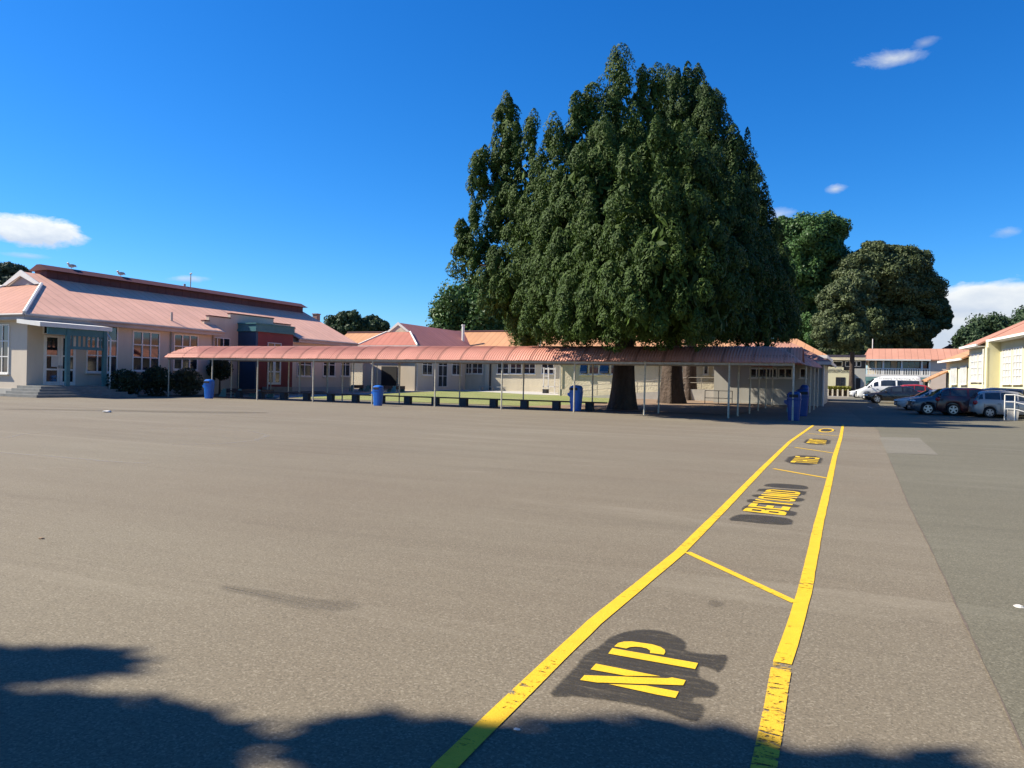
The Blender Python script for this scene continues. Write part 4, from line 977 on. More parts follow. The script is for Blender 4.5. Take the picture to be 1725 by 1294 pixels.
b = atD(1434, 668, 103); broadleaf('broadleaf_tree', 'drooping dark olive tree whose slim trunk stands before the yellow signed building', (b[0], b[1], .6), [CR(1412, 525, 42, 55, 103), CR(1392, 565, 24, 32, 101), CR(1428, 572, 30, 32, 100.5), CR(1440, 500, 34, 44, 104), CR(1445, 560, 20, 32, 102)], M_OLV, nb=44, cards=300, size=.2, trunk_r=.35, seed_r=(.26, .38), squash=.75)
b = atD(1500, 668, 150); broadleaf('broadleaf_tree', 'wide rounded dark olive evergreen tree rising behind the veranda building roof', (b[0], b[1], .6), [CR(1482, 480, 62, 66, 150), CR(1548, 505, 46, 58, 151), CR(1445, 462, 38, 42, 149), CR(1528, 458, 44, 42, 150), CR(1470, 555, 40, 40, 148), CR(1515, 552, 44, 42, 150), CR(1474, 437, 30, 32, 149), CR(1512, 438, 28, 26, 150), CR(1580, 535, 22, 36, 151), CR(1560, 560, 20, 22, 150), CR(1470, 590, 34, 22, 149), CR(1400, 602, 50, 18, 149), CR(1440, 600, 30, 24, 149), CR(1515, 588, 36, 20, 150), CR(1548, 578, 20, 18, 150)], M_OLV, nb=50, cards=300, size=.27, trunk_r=.5, seed_r=(.24, .36), squash=.75)
b = atD(1690, 660, 140); broadleaf('broadleaf_tree', 'dark green tree behind the yellow building at the right edge', (b[0], b[1], .6), [CR(1690, 575, 78, 50, 140), CR(1640, 590, 34, 40, 139), CR(1740, 570, 50, 52, 141)], M_FAR, nb=34, cards=200, size=.3, droop=.4)
b = atD(795, 660, 112); broadleaf('broadleaf_tree', 'bright green tree behind the back roof, left of the conifers', (b[0], b[1], .6), [CR(800, 545, 78, 75, 112), CR(752, 560, 34, 55, 111), CR(830, 520, 50, 60, 113)], M_OAK, nb=40, cards=220, size=.25)
b = atD(597, 650, 135); broadleaf('broadleaf_tree', 'dark rounded tree beyond the roofs, right of the small chimney', (b[0], b[1], .6), [CR(585, 555, 40, 30, 135), CR(628, 560, 32, 26, 136)], M_FAR, nb=34, cards=200, size=.28)
b = atD(15, 640, 105); broadleaf('broadleaf_tree', 'dark blue green tree at the left edge behind the long roof', (b[0], b[1], .6), [CR(18, 478, 36, 34, 105), CR(-25, 478, 45, 42, 106)], M_PINE, nb=34, cards=200, size=.28)
# shrubs in front of the left block
for (px, pt, pb_, rx, ly, mt, nm, lb) in ((211, 624, 657, 31, -47.6, M_BUSH, 'shrub', 'low dark clipped shrub right of the porch steps, leftmost of the row'), (265, 618, 659, 26, -47.4, M_BUSH, 'shrub', 'tall dark rounded shrub, second from the porch steps'),
                                     (315, 622, 657, 26, -47.6, M_BUSH2, 'shrub', 'pale grey green shrub behind the left end of the walkway'), (371, 603, 640, 21, -49.0, M_BUSH, 'shrub', 'dark ball shaped shrub on a stem beside the blue side wall')):
    yy, zt2 = onX(px, pt, ly); _, zb2 = onX(px, pb_, ly); dep = Vector((ly, yy, 0)).dot(f0); rr_ = rx*dep/FPX
    zb2 = zb2 if 'stem' in lb else gz(yy)
    broadleaf(nm, lb, (ly, yy, gz(yy)), [(ly, yy, (zt2+zb2)/2, rr_*.8, rr_, (zt2-zb2)/2)], mt, nb=30, cards=160, size=.06, core_k=.86, trunk_r=.08, seed_r=(.2, .3), cat='shrub', group='shrubs along the left block')
# trees behind the camera, seen only by the shade they throw across the near asphalt
def shade_tree(label, base, crown, nb=36): broadleaf('broadleaf_tree', label, base, crown, M_OAK, nb=nb, cards=200, size=.13, core_k=.8, seed_r=(.2, .34), trunk_r=.35)
SUN = Vector((.700, .240, -.674)).normalized()
def shade(gx, gy, h): t = h/-SUN.z; return (gx-SUN.x*t, gy-SUN.y*t, h)
def edge_blobs(lst, h0=8.6):
    out = []
    for px, py, r in lst:
        gx, gy = G(px, py); out.append(shade(gx, gy-1.0*r, h0+random.uniform(-.8, .8))+(r*.9, r, r*.7))
    return out
def fill_blobs(lst): return [shade(gx, gy, h)+(r*.9, r, r*.75) for gx, gy, h, r in lst]
c1 = edge_blobs([(-20, 1092, .5), (30, 1102, .22), (80, 1106, .16), (130, 1108, .12), (170, 1109, .08), (-10, 1150, .7), (60, 1165, .5), (140, 1178, .5), (220, 1184, .5), (290, 1188, .42), (350, 1208, .32)])+fill_blobs([(-7.4, -.2, 9, 2.3), (-5.0, .4, 8.8, 1.7), (-4.1, .65, 9.5, 1.15), (-3.45, 1.15, 8.5, .82), (-6.9, -3.5, 9.5, 3.6), (-3.6, -2.6, 11, 3.2), (-9.5, -2, 12, 4), (-5, -6, 12, 4.5)])
over = [(-2, -3, 13, 4.2, 4.2, 2.6), (4, -1.5, 13.5, 4.4, 4.0, 2.6), (1, 1.0, 14.5, 3.8, 3.2, 2.2), (-5, .5, 14.5, 3.4, 3.0, 2.2), (6, 3, 15.5, 3.5, 3.4, 2.2), (-9, -1, 14, 3.5, 3.2, 2.5)]  # unseen crowns above the camera, added to block sky light from the near asphalt
shade_tree('broad tree left of the camera whose shade covers the near left asphalt', (-15, -4.5, 0), [tuple(c) for c in c1], nb=56)
c2 = edge_blobs([(675, 1208, .26), (745, 1198, .42), (840, 1222, .45), (930, 1245, .4), (1010, 1215, .5), (1110, 1232, .5), (1200, 1222, .5), (1290, 1270, .4), (1360, 1290, .4), (1460, 1268, .5), (1560, 1290, .5), (1680, 1290, .6)])+fill_blobs([(-.95, 1.7, 8.6, .75), (-.4, 1.7, 9, .95), (.6, 1.6, 9, 1.3), (1.6, 1.3, 8.6, 1.6), (4.2, -.3, 9, 2.8), (.5, -1.6, 10, 2.9), (-.9, -1.4, 9, 2.2), (4, -4, 11, 4), (1, -6, 12, 4.5), (7, -2, 10, 4)])
shade_tree('broad tree behind the camera, shading the near end of the lettered strip, with unseen crowns added overhead to dim the sky light', (-7.5, -6.0, 0), [tuple(c) for c in c2+over], nb=56)

# ------------------------------------------------------------------ yellow hall H on the right
HD = (math.sin(R(7.5)), -math.cos(R(7.5))); HN = (HD[1], -HD[0])
d_ = ray(1725, 650); HP = tuple((CAM+d_*(55/FPX))[:2]); HP2 = (HP[0]+HN[0]*.85, HP[1]+HN[1]*.85)
def hw(s, n, z, P=HP): return (P[0]+HD[0]*s+HN[0]*n, P[1]+HD[1]*s+HN[1]*n, z)
T = Thing('school_hall', 'pale yellow school hall with tall white windows at the right edge behind the parked cars', 'building', hw(0, -6, gz(66)))
ezN = onP(1725, 561, (HP[0]+HN[0]*.7, HP[1]+HN[1]*.7), HD)[1]
sA = onP(1681, 620, HP, HD)[0]; sB = onP(1664, 620, HP2, HD)[0]; sC = onP(1632, 620, HP2, HD)[0]; sT = onP(1617.5, 590, (HP2[0]+HN[0]*.6, HP2[1]+HN[1]*.6), HD)[0]
gH = .1
T.part('wall', MB().ob(HP, HD, sA-.3, 16, -12, 0, gH, ezN-.05).ob(HP2, HD, sC, sB, -12, 0, gH, ezN-.08), M_YELW)
T.part('roof', MB().slab([hw(16, .75, ezN), hw(sA-.1, .75, ezN), hw(sA-.1, -6.5, ezN+3.9), hw(16, -6.5, ezN+3.9)], .14), ribroof('hall roof sheets', (.40, .205, .145), 1, .76, ang=R(-7.5)))
T.part('roof', MB().slab([hw(sA-.1, 1.45, ezN-.32), hw(sT, 1.45, ezN-.32), hw(sT+5.5, -6.5, ezN+3.9), hw(sA-.1, -6.5, ezN+3.9)], .14).slab([hw(sT, 1.45, ezN-.32), hw(sT, -13, ezN-.32), hw(sT+5.5, -6.5, ezN+3.9)], .14), ribroof('hall roof sheets far', (.40, .20, .14), 1, .76, ang=R(-7.5)), label='hipped far part of the roof')
T.part('gutter', MB().ob(HP, HD, sA-.1, 16, .72, .86, ezN-.16, ezN+.02), M_WHITE); T.part('gutter', MB().ob(HP, HD, sT, sA-.1, 1.42, 1.56, ezN-.48, ezN-.3), M_WHITE)
T.part('soffit', MB().ob(HP, HD, sA-.1, 16, 0, .72, ezN-.2, ezN-.14), M_OFFW); T.part('soffit', MB().ob(HP, HD, sT+.3, sA-.1, 0, 1.42, ezN-.52, ezN-.46), M_OFFW)
T.part('base_course', MB().ob(HP, HD, sA, 16, 0, .12, gH, 1.75), M_CREAM); T.part('base_course', MB().ob(HP2, HD, sC, sB, 0, .12, gH, 1.75), M_CREAM)
def hwin(P, a, b, c, d, cols, rows, **k):
    (s0, z1), (s1, z0) = onP(a, c, P, HD), onP(b, d, P, HD); window(T, P, HD, s0, s1, z0, z1, cols, rows, out=.08, pane=M_CURT, **k)
hwin(HP, 1691, 1704, 590, 645, 3, 5, bar=.025); hwin(HP, 1709, 1722.5, 587, 645, 3, 5, bar=.025); hwin(HP, 1732, 1748, 584, 645, 3, 5, bar=.025)
hwin(HP2, 1637, 1647, 599, 641, 2, 4, bar=.03); hwin(HP2, 1650, 1659, 597, 641, 2, 4, bar=.03)
T.part('pilaster', MB().ob(HP2, HD, sB-.5, sB+.02, 0, .1, gH, ezN-.6), M_YELW)
T.part('downpipe', MB().tube(hw(sB-.7, .15, 1.0, HP2), hw(sB-.7, .15, ezN-.7, HP2), .06), M_WHITE)
# lower annex
T = Thing('hall_annex', 'lower pale yellow annex with a porch roof at the far end of the hall', 'building', hw(sC-4, -4, gz(80)))
sE = onP(1592, 620, HP2, HD)[0]; ezA = onP(1632, 602, (HP2[0]+HN[0]*.5, HP2[1]+HN[1]*.5), HD)[1]
T.part('wall', MB().ob(HP2, HD, sE, sC-.02, -9, -.1, .2, ezA-.05), M_YELW)
sG = onP(1582, 614, (HP2[0]+HN[0]*.5, HP2[1]+HN[1]*.5), HD)[0]
T.part('roof', MB().slab([hw(sC, .55, ezA, HP2), hw(sG, .55, ezA, HP2), hw(sG+3.5, -5, ezA+2.6, HP2), hw(sC, -5, ezA+2.6, HP2)], .14).slab([hw(sG, .55, ezA, HP2), hw(sG, -10, ezA, HP2), hw(sG+3.5, -5, ezA+2.6, HP2)], .14), M_RF_OR)
T.part('gutter', MB().ob(HP2, HD, sG, sC, .53, .66, ezA-.16, ezA+.02), M_WHITE)
def awin(a, b, c, d, **k):
    (s0, z1), (s1, z0) = onP(a, c, HP2, HD), onP(b, d, HP2, HD); window(T, HP2, HD, s0, s1, z0, z1, 2, 3, out=.02, pane=M_CURT, bar=.03, **k)
awin(1602, 1611, 621, 646); awin(1618, 1627.5, 619, 646)
a, z1 = onP(1593, 628, HP2, HD); b_, _ = onP(1597, 628, HP2, HD)
T.part('doorway', MB().ob(HP2, HD, a, b_, -.12, -.06, .3, z1), M_DARK)
zz = ezA-1.1
T.part('porch_roof', MB().slab([hw(sG+1, 1.7, zz-.75, HP2), hw(sG-1.8, 1.7, zz-.75, HP2), hw(sG-1.8, -.1, zz+.2, HP2), hw(sG+1, -.1, zz+.2, HP2)], .15), M_RF_OR)
for s_ in (sG+.8, sG-1.6): T.part('post', MB().ob(HP2, HD, s_-.08, s_+.08, 1.4, 1.56, .3, zz-.85), M_WHITE)

# ------------------------------------------------------------------ veranda building G
GY = 132.0
T = Thing('veranda_building', 'two storey building with a white balustraded veranda and teal ground floor', 'building', (6, 136, .6))
gx0 = onY(1456, 640, GY)[0]; gx1 = onY(1567, 640, GY)[0]; gx2 = onY(1660, 640, GY)[0]
zE = onY(1500, 605.5, GY)[1]; zR = onY(1510, 587.5, GY+4.2)[1]; zF = onY(1500, 632.5, GY)[1]; zRail = onY(1500, 620.5, GY)[1]; zB = onY(1500, 641, GY)[1]
T.part('wall', MB().box(gx0+.4, gx1-.01, GY+2, GY+8, zF, zE), M_CREAM, label='cream upper wall behind the veranda'); 
T.part('wall', MB().box(gx1, gx2, GY-.05, GY+8, .3, zE), pm('pale pink boards', (.62, .50, .40), .8, .06, 1))
T.part('wall', MB().box(gx0+.2, gx1-.02, GY+2, GY+8, .3, zF-.15), M_TEAL, label='teal ground floor wall')
ex = onY(1452, 605, GY-.4)[0]; rx = onY(1463, 587.5, GY+4.2)[0]
T.part('roof', MB().slab([(ex, GY-.5, zE), (gx2+3, GY-.5, zE), (gx2+3, GY+4.2, zR), (rx, GY+4.2, zR)], .15).slab([(gx2+3, GY+4.2, zR), (gx2+3, GY+9, zE), (ex, GY+9, zE), (rx, GY+4.2, zR)], .15).slab([(ex, GY+9, zE), (ex, GY-.5, zE), (rx, GY+4.2, zR)], .15), ribroof('pale pink roof', (.45, .225, .16), 0, .9))
T.part('gutter', MB().box(ex, gx1, GY-.62, GY-.48, zE-.2, zE), M_WHITE)
T.part('floor_slab', MB().box(gx0-.2, gx1, GY-.1, GY+2, zF-.25, zF), M_WHITE); T.part('beam', MB().box(gx0-.2, gx1, GY-.08, GY+.1, zB-.1, zF-.26), M_LTEAL)
for px in (1457, 1487.5, 1518.5, 1552.5, 1565.5):
    x = onY(px, 640, GY)[0]; T.part('post', MB().box(x-.12, x+.12, GY-.06, GY+.12, .4, zE-.05), M_WHITE)
T.part('handrail', MB().box(gx0-.2, gx1, GY-.12, GY+.06, zRail-.14, zRail).box(gx0-.2, gx1, GY-.1, GY+.04, zF, zF+.14), M_WHITE)
m = MB(); x = gx0
while x < gx1-.1: m.box(x, x+.16, GY-.07, GY-.02, zF+.14, zRail-.14); x += .33
T.part('balustrade', m, M_WHITE)
for (a, b) in ((1465, 1473), (1478, 1485), (1489, 1500), (1512, 1518), (1521, 1551), (1555, 1564)):
    (e0, z1), (e1, _) = onY(a, 609, GY+2), onY(b, 609, GY+2); window(T, (0, GY+2), DXp, e0, e1, zF+.9, z1, max(1, int((b-a)/8)), 1, out=.03, frame=M_BLACK if b-a < 20 else M_OFFW, sill=False, fr=.06)
T.part('doorway', MB().box(gx0+1.2, gx0+8, GY+1.9, GY+1.98, .6, zF-.6), M_DARK)
T.part('notice_board', MB().box(onY(1533, 645, GY+1.8)[0], onY(1541, 645, GY+1.8)[0], GY+1.78, GY+1.86, onY(1533, 650, GY+1.8)[1], onY(1533, 644, GY+1.8)[1]), M_OFFW)
xx = onY(1470, 580, GY+4.2)[0]; T.part('aerial', MB().tube((xx, GY+4.2, zR), (xx, GY+4.2, onY(1470, 571, GY+4.2)[1]), .07), M_WHITE)
T = Thing('barrel_roof_hall', 'dark curved roof of a hall rising behind the veranda building', 'building', (14, 165, .6))
xa, xb, yh = onY(1578, 588, 165)[0], onY(1665, 588, 165)[0], 165; zt2 = onY(1625, 576.5, yh)[1]; zb2 = onY(1580, 592, yh)[1]
pts = [(xa+(xb-xa)*i/16, yh, zb2+(zt2-zb2)*math.sin(math.pi*i/16)) for i in range(17)]
T.part('roof', MB().prism(pts+[(xb, yh, zb2-.1), (xa, yh, zb2-.1)], (0, 16, 0)), M_SHED); T.part('wall', MB().box(xa+.5, xb-.5, yh+.5, yh+15, .3, zb2-.12), M_GREYW)

# ------------------------------------------------------------------ yellow signed building F
FY = 118.0
T = Thing('signed_building', 'pale yellow flat fronted building with dark lettering on its parapet behind the red hedge', 'building', (-8, 122, .6))
fx0 = -16; fx1 = onY(1433, 640, FY)[0]; fx2 = onY(1457.5, 640, FY)[0]
zP = onY(1400, 618.5, FY)[1]; zS = onY(1430, 624, FY)[1]
T.part('wall', MB().box(fx0, onY(1421, 620, FY)[0], FY, FY+8, .3, zP).box(onY(1421, 620, FY)[0], fx1, FY, FY+8, .3, zS), M_YELW)
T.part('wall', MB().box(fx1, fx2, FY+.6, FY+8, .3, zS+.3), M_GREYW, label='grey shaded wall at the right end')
zU = onY(1400, 607, FY+2)[1]
T.part('upper_wall', MB().box(fx0, fx2, FY+2, FY+8, zP-.5, zU), M_BLACK)
T.part('fascia', MB().box(fx0, fx2, FY+1.4, FY+1.6, zU, zU+.4), M_CREAM); T.part('roof', MB().slab([(fx0, FY+1.5, zU+.45), (fx2, FY+1.5, zU+.45), (fx2, FY+7, zU+1.0), (fx0, FY+7, zU+1.0)], .1), M_SHED)
for (a, b) in ((1392, 1398), (1404.5, 1418), (1425, 1431), (1436, 1441.5), (1444, 1449.5)):
    (e0, z1), (e1, z0) = onY(a, 609.5, FY+2), onY(b, 617, FY+2); window(T, (0, FY+2), DXp, e0, e1, z0, z1, 1, 1, out=.04, fr=.08, sill=False, frame=M_OFFW)
for (a, b) in ((1409, 1422.5), (1380, 1389)):
    (e0, z1), (e1, z0) = onY(a, 636.5, FY), onY(b, 649, FY); window(T, (0, FY), DXp, e0, e1, z0, z1, 2, 1, out=.04, fr=.08, frame=M_BLACK)
(e0, z1), (e1, z0) = onY(1442, 637, FY+.6), onY(1449, 660, FY+.6); T.part('doorway', MB().box(e0, e1, FY+.5, FY+.62, .6, z1), M_DARK)
def text(T, body, mat, centre, width, height, axis, nrm, name='lettering'):
    cu = bpy.data.curves.new(name, 'FONT'); cu.body = body; cu.align_x = 'CENTER'; cu.align_y = 'CENTER'; cu.extrude = .004
    to = bpy.data.objects.new(name, cu); COL.objects.link(to)
    dg = bpy.context.evaluated_depsgraph_get(); me = bpy.data.meshes.new_from_object(to.evaluated_get(dg))
    bpy.data.objects.remove(to); bpy.data.curves.remove(cu)
    xs_ = [v.co.x for v in me.vertices]; ys_ = [v.co.y for v in me.vertices]
    kx = width/(max(xs_)-min(xs_)); ky = height/(max(ys_)-min(ys_)); ax = Vector(axis); nn = Vector(nrm); mx, my = (max(xs_)+min(xs_))/2, (max(ys_)+min(ys_))/2
    for v in me.vertices: v.co = Vector(centre)+ax*((v.co.x-mx)*kx)+Vector((0, 0, 1))*((v.co.y-my)*ky)+nn*v.co.z-Vector(T.o)
    me.name = name; me.materials.clear(); me.materials.append(mat)
    o = bpy.data.objects.new(name, me); COL.objects.link(o); o.parent = T.e; return o
(e0, z0), (e1, z1) = onY(1391, 622, FY), onY(1417, 621.6, FY); text(T, 'TE WHITE HOUSE', M_GREYW, ((e0+e1)/2, FY-.03, z0), e1-e0, .30, (1, 0, 0), (0, -1, 0))
(e0, z0), (e1, z1) = onY(1389, 625.4, FY), onY(1431, 625, FY); text(T, 'AUDITORIUM CENTRE', M_BLACK, ((e0+e1)/2, FY-.03, z0), e1-e0, .36, (1, 0, 0), (0, -1, 0))
# hedge, bollards, kerb
(e0, _), (e1, _) = onY(1380, 655, 111.5), onY(1433, 655, 111.5)
zt3 = onY(1405, 651.5, 111.5)[1]
T = Thing('hedge', 'clipped yellow green hedge with dark red lower leaves in front of the yellow signed building', 'hedge', ((e0+e1)/2, 111.5, .6))
P = np.stack([RNG.uniform(e0, e1, 4500), RNG.uniform(110.9, 112.2, 4500), RNG.uniform(zt3-.55, zt3+.05, 4500)], 1)
leafmesh('top_foliage', P, rsph(4500), .12, .07, M_HEDG, T.e, T.o, core=MB().box(e0, e1, 111, 112.1, .6, zt3-.1))
P = np.stack([RNG.uniform(e0, e1, 4500), RNG.uniform(110.75, 110.98, 4500), RNG.uniform(.6, zt3-.5, 4500)], 1)
leafmesh('lower_foliage', P, rsph(4500), .12, .07, M_RHEDG, T.e, T.o)
bl = None
bdesc = ['leftmost pale bollard before the yellow green hedge', 'second pale bollard from the left before the hedge', 'middle pale bollard before the hedge', 'fourth pale bollard from the left before the hedge', 'rightmost pale bollard before the hedge, by the white car']
for i, px in enumerate((1394.5, 1402.5, 1411, 1419.5, 1428.5)):
    x, z = onY(px, 662, 108); 
    if bl is None:
        t = Thing('bollard', bdesc[0], 'bollard', (x, 108, gz(108)), 0, 'pale bollards by the hedge', local=True); bl = t.e
        t.part('post', MB().box(-.10, .10, -.10, .10, -.02, .92), M_CREAM); t.part('cap', MB().add([(-.12, -.12, .92), (.12, -.12, .92), (.12, .12, .92), (-.12, .12, .92), (0, 0, 1.02)], [(0, 1, 4), (1, 2, 4), (2, 3, 4), (3, 0, 4), (3, 2, 1, 0)]), M_CREAM)
    else: dup(bl, (x, 108, gz(108)), 0, bdesc[i])
structure('kerb', MB().box(-20, 0.6, 106.6, 106.85, .5, .73).box(-20, .6, 106.85, 110.7, .5, .70), M_CONC)

# ------------------------------------------------------------------ cars
def paint(name, col, metal=.25, rough=.35): return pm(name, col, rough, .03, 1, metal=metal, spec=.5, coat=.7)
M_TYRE = pm('tyre rubber', (.02, .02, .02), .85, .2, 8); M_RIM = pm('alloy', (.5, .5, .5), .3, .1, 8, metal=.8)
M_HEADL = pm('headlight glass', (.62, .64, .66), .12, .1, 5, spec=.8); M_TAIL = pm('tail light', (.38, .015, .015), .2, .2, 5, spec=.7); M_TRIM = pm('car trim', (.025, .025, .027), .5, .2, 5)
M_PLATE = pm('number plate', (.6, .6, .58), .5, .05, 5)
PROF = {
 'hatch': dict(L=4.0, H=1.60, W=1.70, wr=.30, wx=(.19, .80), belt=[(0, .62), (.04, .80), (.22, .93), (.5, .97), (.93, 1.02), (.98, .95), (1, .60)], roof=[(0, .64), (.04, .83), (.22, .97), (.42, 1.52), (.6, 1.60), (.85, 1.54), (.92, 1.42), (.985, 1.0), (1, .62)], win=(.25, .95), pil=(.44, .66, .87)),
 'sedan': dict(L=4.7, H=1.47, W=1.80, wr=.32, wx=(.19, .79), belt=[(0, .58), (.03, .72), (.26, .90), (.5, .93), (.82, .98), (.97, .95), (1, .60)], roof=[(0, .60), (.03, .75), (.26, .94), (.42, 1.38), (.55, 1.46), (.70, 1.40), (.85, 1.03), (.97, 1.0), (1, .62)], win=(.28, .84), pil=(.42, .60, .76)),
 'suv': dict(L=4.5, H=1.70, W=1.82, wr=.36, wx=(.19, .80), belt=[(0, .68), (.03, .92), (.24, 1.05), (.5, 1.08), (.93, 1.14), (.985, 1.05), (1, .66)], roof=[(0, .70), (.03, .95), (.24, 1.10), (.38, 1.60), (.52, 1.70), (.86, 1.66), (.93, 1.52), (.985, 1.1), (1, .70)], win=(.27, .94), pil=(.42, .63, .84)),
 'van': dict(L=5.9, H=2.45, W=2.0, wr=.36, wx=(.16, .78), belt=[(0, .80), (.02, .98), (.12, 1.16), (.30, 1.28), (.5, 1.30), (.97, 1.30), (.995, 1.25), (1, .8)], roof=[(0, .82), (.02, 1.0), (.12, 1.25), (.27, 2.15), (.40, 2.42), (.6, 2.46), (.93, 2.44), (.98, 2.3), (.995, 1.4), (1, .85)], win=(.15, .95), pil=(.235, .33, .345, .6)),
}
def make_car(kind, name, label, cat, mat, loc, rz, two=None):
    p = PROF[kind]; L, W = p['L'], p['W']
    T = Thing(name, label, cat, loc, rz, 'cars parked in a row by the yellow hall', local=True)
    bx, bz = zip(*p['belt']); qx, qz = zip(*p['roof']); n = 72; rows = []
    wr = p['wr']
    for i in range(n+1):
        t = i/n; x = L/2-t*L          # front at +x
        belt = np.interp(t, bx, bz); roof = max(np.interp(t, qx, qz), belt+.015); zl = .22 if .03 < t < .97 else .30
        for wc in p['wx']:
            dx = (t-wc)*L; Rr_ = wr+.055
            if abs(dx) < Rr_: zl = max(zl, wr+math.sqrt(Rr_*Rr_-dx*dx))
        e = min(t, 1-t); tp = 1-.16*max(0, 1-e/.10)**2; w = W/2*tp
        z0_ = zl; z1_ = max(.30, zl+.015); z2_ = max(.50, zl+.03); z3_ = max(belt*.80, z2_+.02)
        ins = (roof-belt)*.30
        hood = roof-belt < .08
        wt = w*.965-ins
        rows.append([(x, w*.93, z0_), (x, w*.985, z1_), (x, w, z2_), (x, w*.995, z3_), (x, w*.965, belt), (x, wt if not hood else w*.90, roof-(.06 if not hood else .004)), (x, (wt-.14) if not hood else w*.7, roof-.004), (x, (wt-.14)*.5 if not hood else w*.35, roof+.012), (x, 0, roof+.018)])
    K = len(rows[0]); m = MB(); vs = []; fs = []
    for r in rows:
        vs += r; vs += [(a, -b, c) for a, b, c in r[:-1][::-1]]
    Q = 2*K-1
    for i in range(n):
        for j in range(Q-1): fs.append((i*Q+j, (i+1)*Q+j, (i+1)*Q+j+1, i*Q+j+1))
    fs.append(tuple(range(Q))); fs.append(tuple(n*Q+j for j in range(Q-1, -1, -1)))
    m.add(vs, fs); T.part('body', m, mat, smooth=True)
    T.part('underbody', MB().box(-L/2+.25, L/2-.25, -W/2*.80, W/2*.80, .2, .62), M_TRIM)
    # glass
    def lerp(a, b, t): return tuple(a[k]+(b[k]-a[k])*t for k in range(3))
    for sy in (1, -1):
        side = MB()
        for i in range(n):
            t = (i+.5)/n
            if not (p['win'][0] < t < p['win'][1]) or any(abs(t-q) < .012 for q in p['pil']): continue
            a, b = rows[i], rows[i+1]
            if min(a[5][2]-a[4][2], b[5][2]-b[4][2]) < .14: continue
            wt_ = .64 if kind == 'van' else .90; q = [lerp(a[4], a[5], .14), lerp(b[4], b[5], .14), lerp(b[4], b[5], wt_), lerp(a[4], a[5], wt_)]
            side.poly([(x, sy*(y+.012), z) for x, y, z in q])
        T.part('side_window', side, M_CGLASS, recalc=False)
    for nm, lo, hi in (('windscreen', p['roof'][2][0]+.012, p['roof'][3][0]-.008), ('rear_window', p['roof'][-3][0]-.0 if kind != 'sedan' else .71, p['roof'][-2][0]-.012 if kind != 'sedan' else .84)):
        ws = MB()
        for i in range(n):
            t = (i+.5)/n
            if not lo < t < hi: continue
            a, b = rows[i], rows[i+1]
            for sy in (1, -1):
                for j, k in ((5, 6), (6, 7), (7, 8)):
                    dxn = .015 if nm == 'windscreen' else -.015
                    f_ = .12 if j == 5 else 0
                    q = [lerp(a[j], a[k], f_), lerp(b[j], b[k], f_), b[k], a[k]]
                    ws.poly([(x+dxn, sy*y, z+.012) for x, y, z in q])
        if ws.f: T.part(nm, ws, M_CGLASS, recalc=False)
    # wheels
    for wc in p['wx']:
        for sy in (1, -1):
            x = L/2-wc*L; y = sy*(W/2-.10)
            wm = MB(); nn = 24; prof = [(-.10, wr*.62), (-.11, wr*.93), (-.07, wr), (.07, wr), (.11, wr*.93), (.10, wr*.62)]
            vs = [(x+r*math.cos(2*math.pi*i/nn), y+o, wr+r*math.sin(2*math.pi*i/nn)) for o, r in prof for i in range(nn)]
            wm.add(vs, [(j*nn+i, j*nn+(i+1) % nn, (j+1)*nn+(i+1) % nn, (j+1)*nn+i) for j in range(5) for i in range(nn)]+[tuple(range(nn)), tuple(range(5*nn, 6*nn))])
            wo = T.part('wheel', wm, M_TYRE)
            rm = MB(); ro = y+sy*.115
            for k in range(5):
                a = 2*math.pi*k/5+.3; c, s_ = math.cos(a), math.sin(a); w_ = .045
                rm.prism([(x+c*.04-s_*w_, ro, wr+s_*.04+c*w_), (x+c*wr*.62-s_*w_, ro, wr+s_*wr*.62+c*w_), (x+c*wr*.62+s_*w_, ro, wr+s_*wr*.62-c*w_), (x+c*.04+s_*w_, ro, wr+s_*.04-c*w_)], (0, sy*.012, 0))
            for k in range(20):
                a0, a1 = 2*math.pi*k/20, 2*math.pi*(k+1)/20
                rm.poly([(x+r*math.cos(a), ro+sy*.006, wr+r*math.sin(a)) for r, a in ((wr*.6, a0), (wr*.6, a1), (wr*.68, a1), (wr*.68, a0))])
            rm.tube((x, ro-sy*.01, wr), (x, ro+sy*.02, wr), .05, n=10)
            T.part('rim', rm, M_RIM, parent=wo, recalc=False)
    hz = np.interp(.04, bx, bz)-.10; ww = W/2
    for sy in (1, -1):
        T.part('headlight', MB().ell((L/2-.16, sy*ww*.76, hz), (.20, .16, .085), 12, 8), M_HEADL, smooth=True)
        T.part('tail_light', MB().ell((-L/2+.10, sy*ww*.80, np.interp(.96, bx, bz)-.12), (.15, .14, .14 if kind != 'van' else .25), 12, 8), M_TAIL, smooth=True)
        T.part('mirror', MB().ell((L/2-(p['win'][0]+.05)*L, sy*(ww+.09), np.interp(.3, bx, bz)+.08), (.07, .11, .08), 10, 6), mat, smooth=True)
        for q in (.47, .68)[:1 if kind == 'van' else 2]: T.part('door_handle', MB().box(L/2-q*L-.1, L/2-q*L+.08, sy*(ww+.005)-.012, sy*(ww+.005)+.012, .80, .83) if kind != 'van' else MB().box(L/2-.3*L-.1, L/2-.3*L+.08, sy*(ww+.005)-.012, sy*(ww+.005)+.012, 1.1, 1.14), M_TRIM)
    gr = T.part('grille', MB().box(L/2-.04, L/2+.012, -ww*.55, ww*.55, .34, hz-.02), M_TRIM)
    T.part('number_plate', MB().box(L/2+.012, L/2+.03, -.24, .24, .40, .52), M_PLATE, parent=gr)
    T.part('number_plate', MB().box(-L/2-.02, -L/2+.03, -.24, .24, .62, .75), M_PLATE)
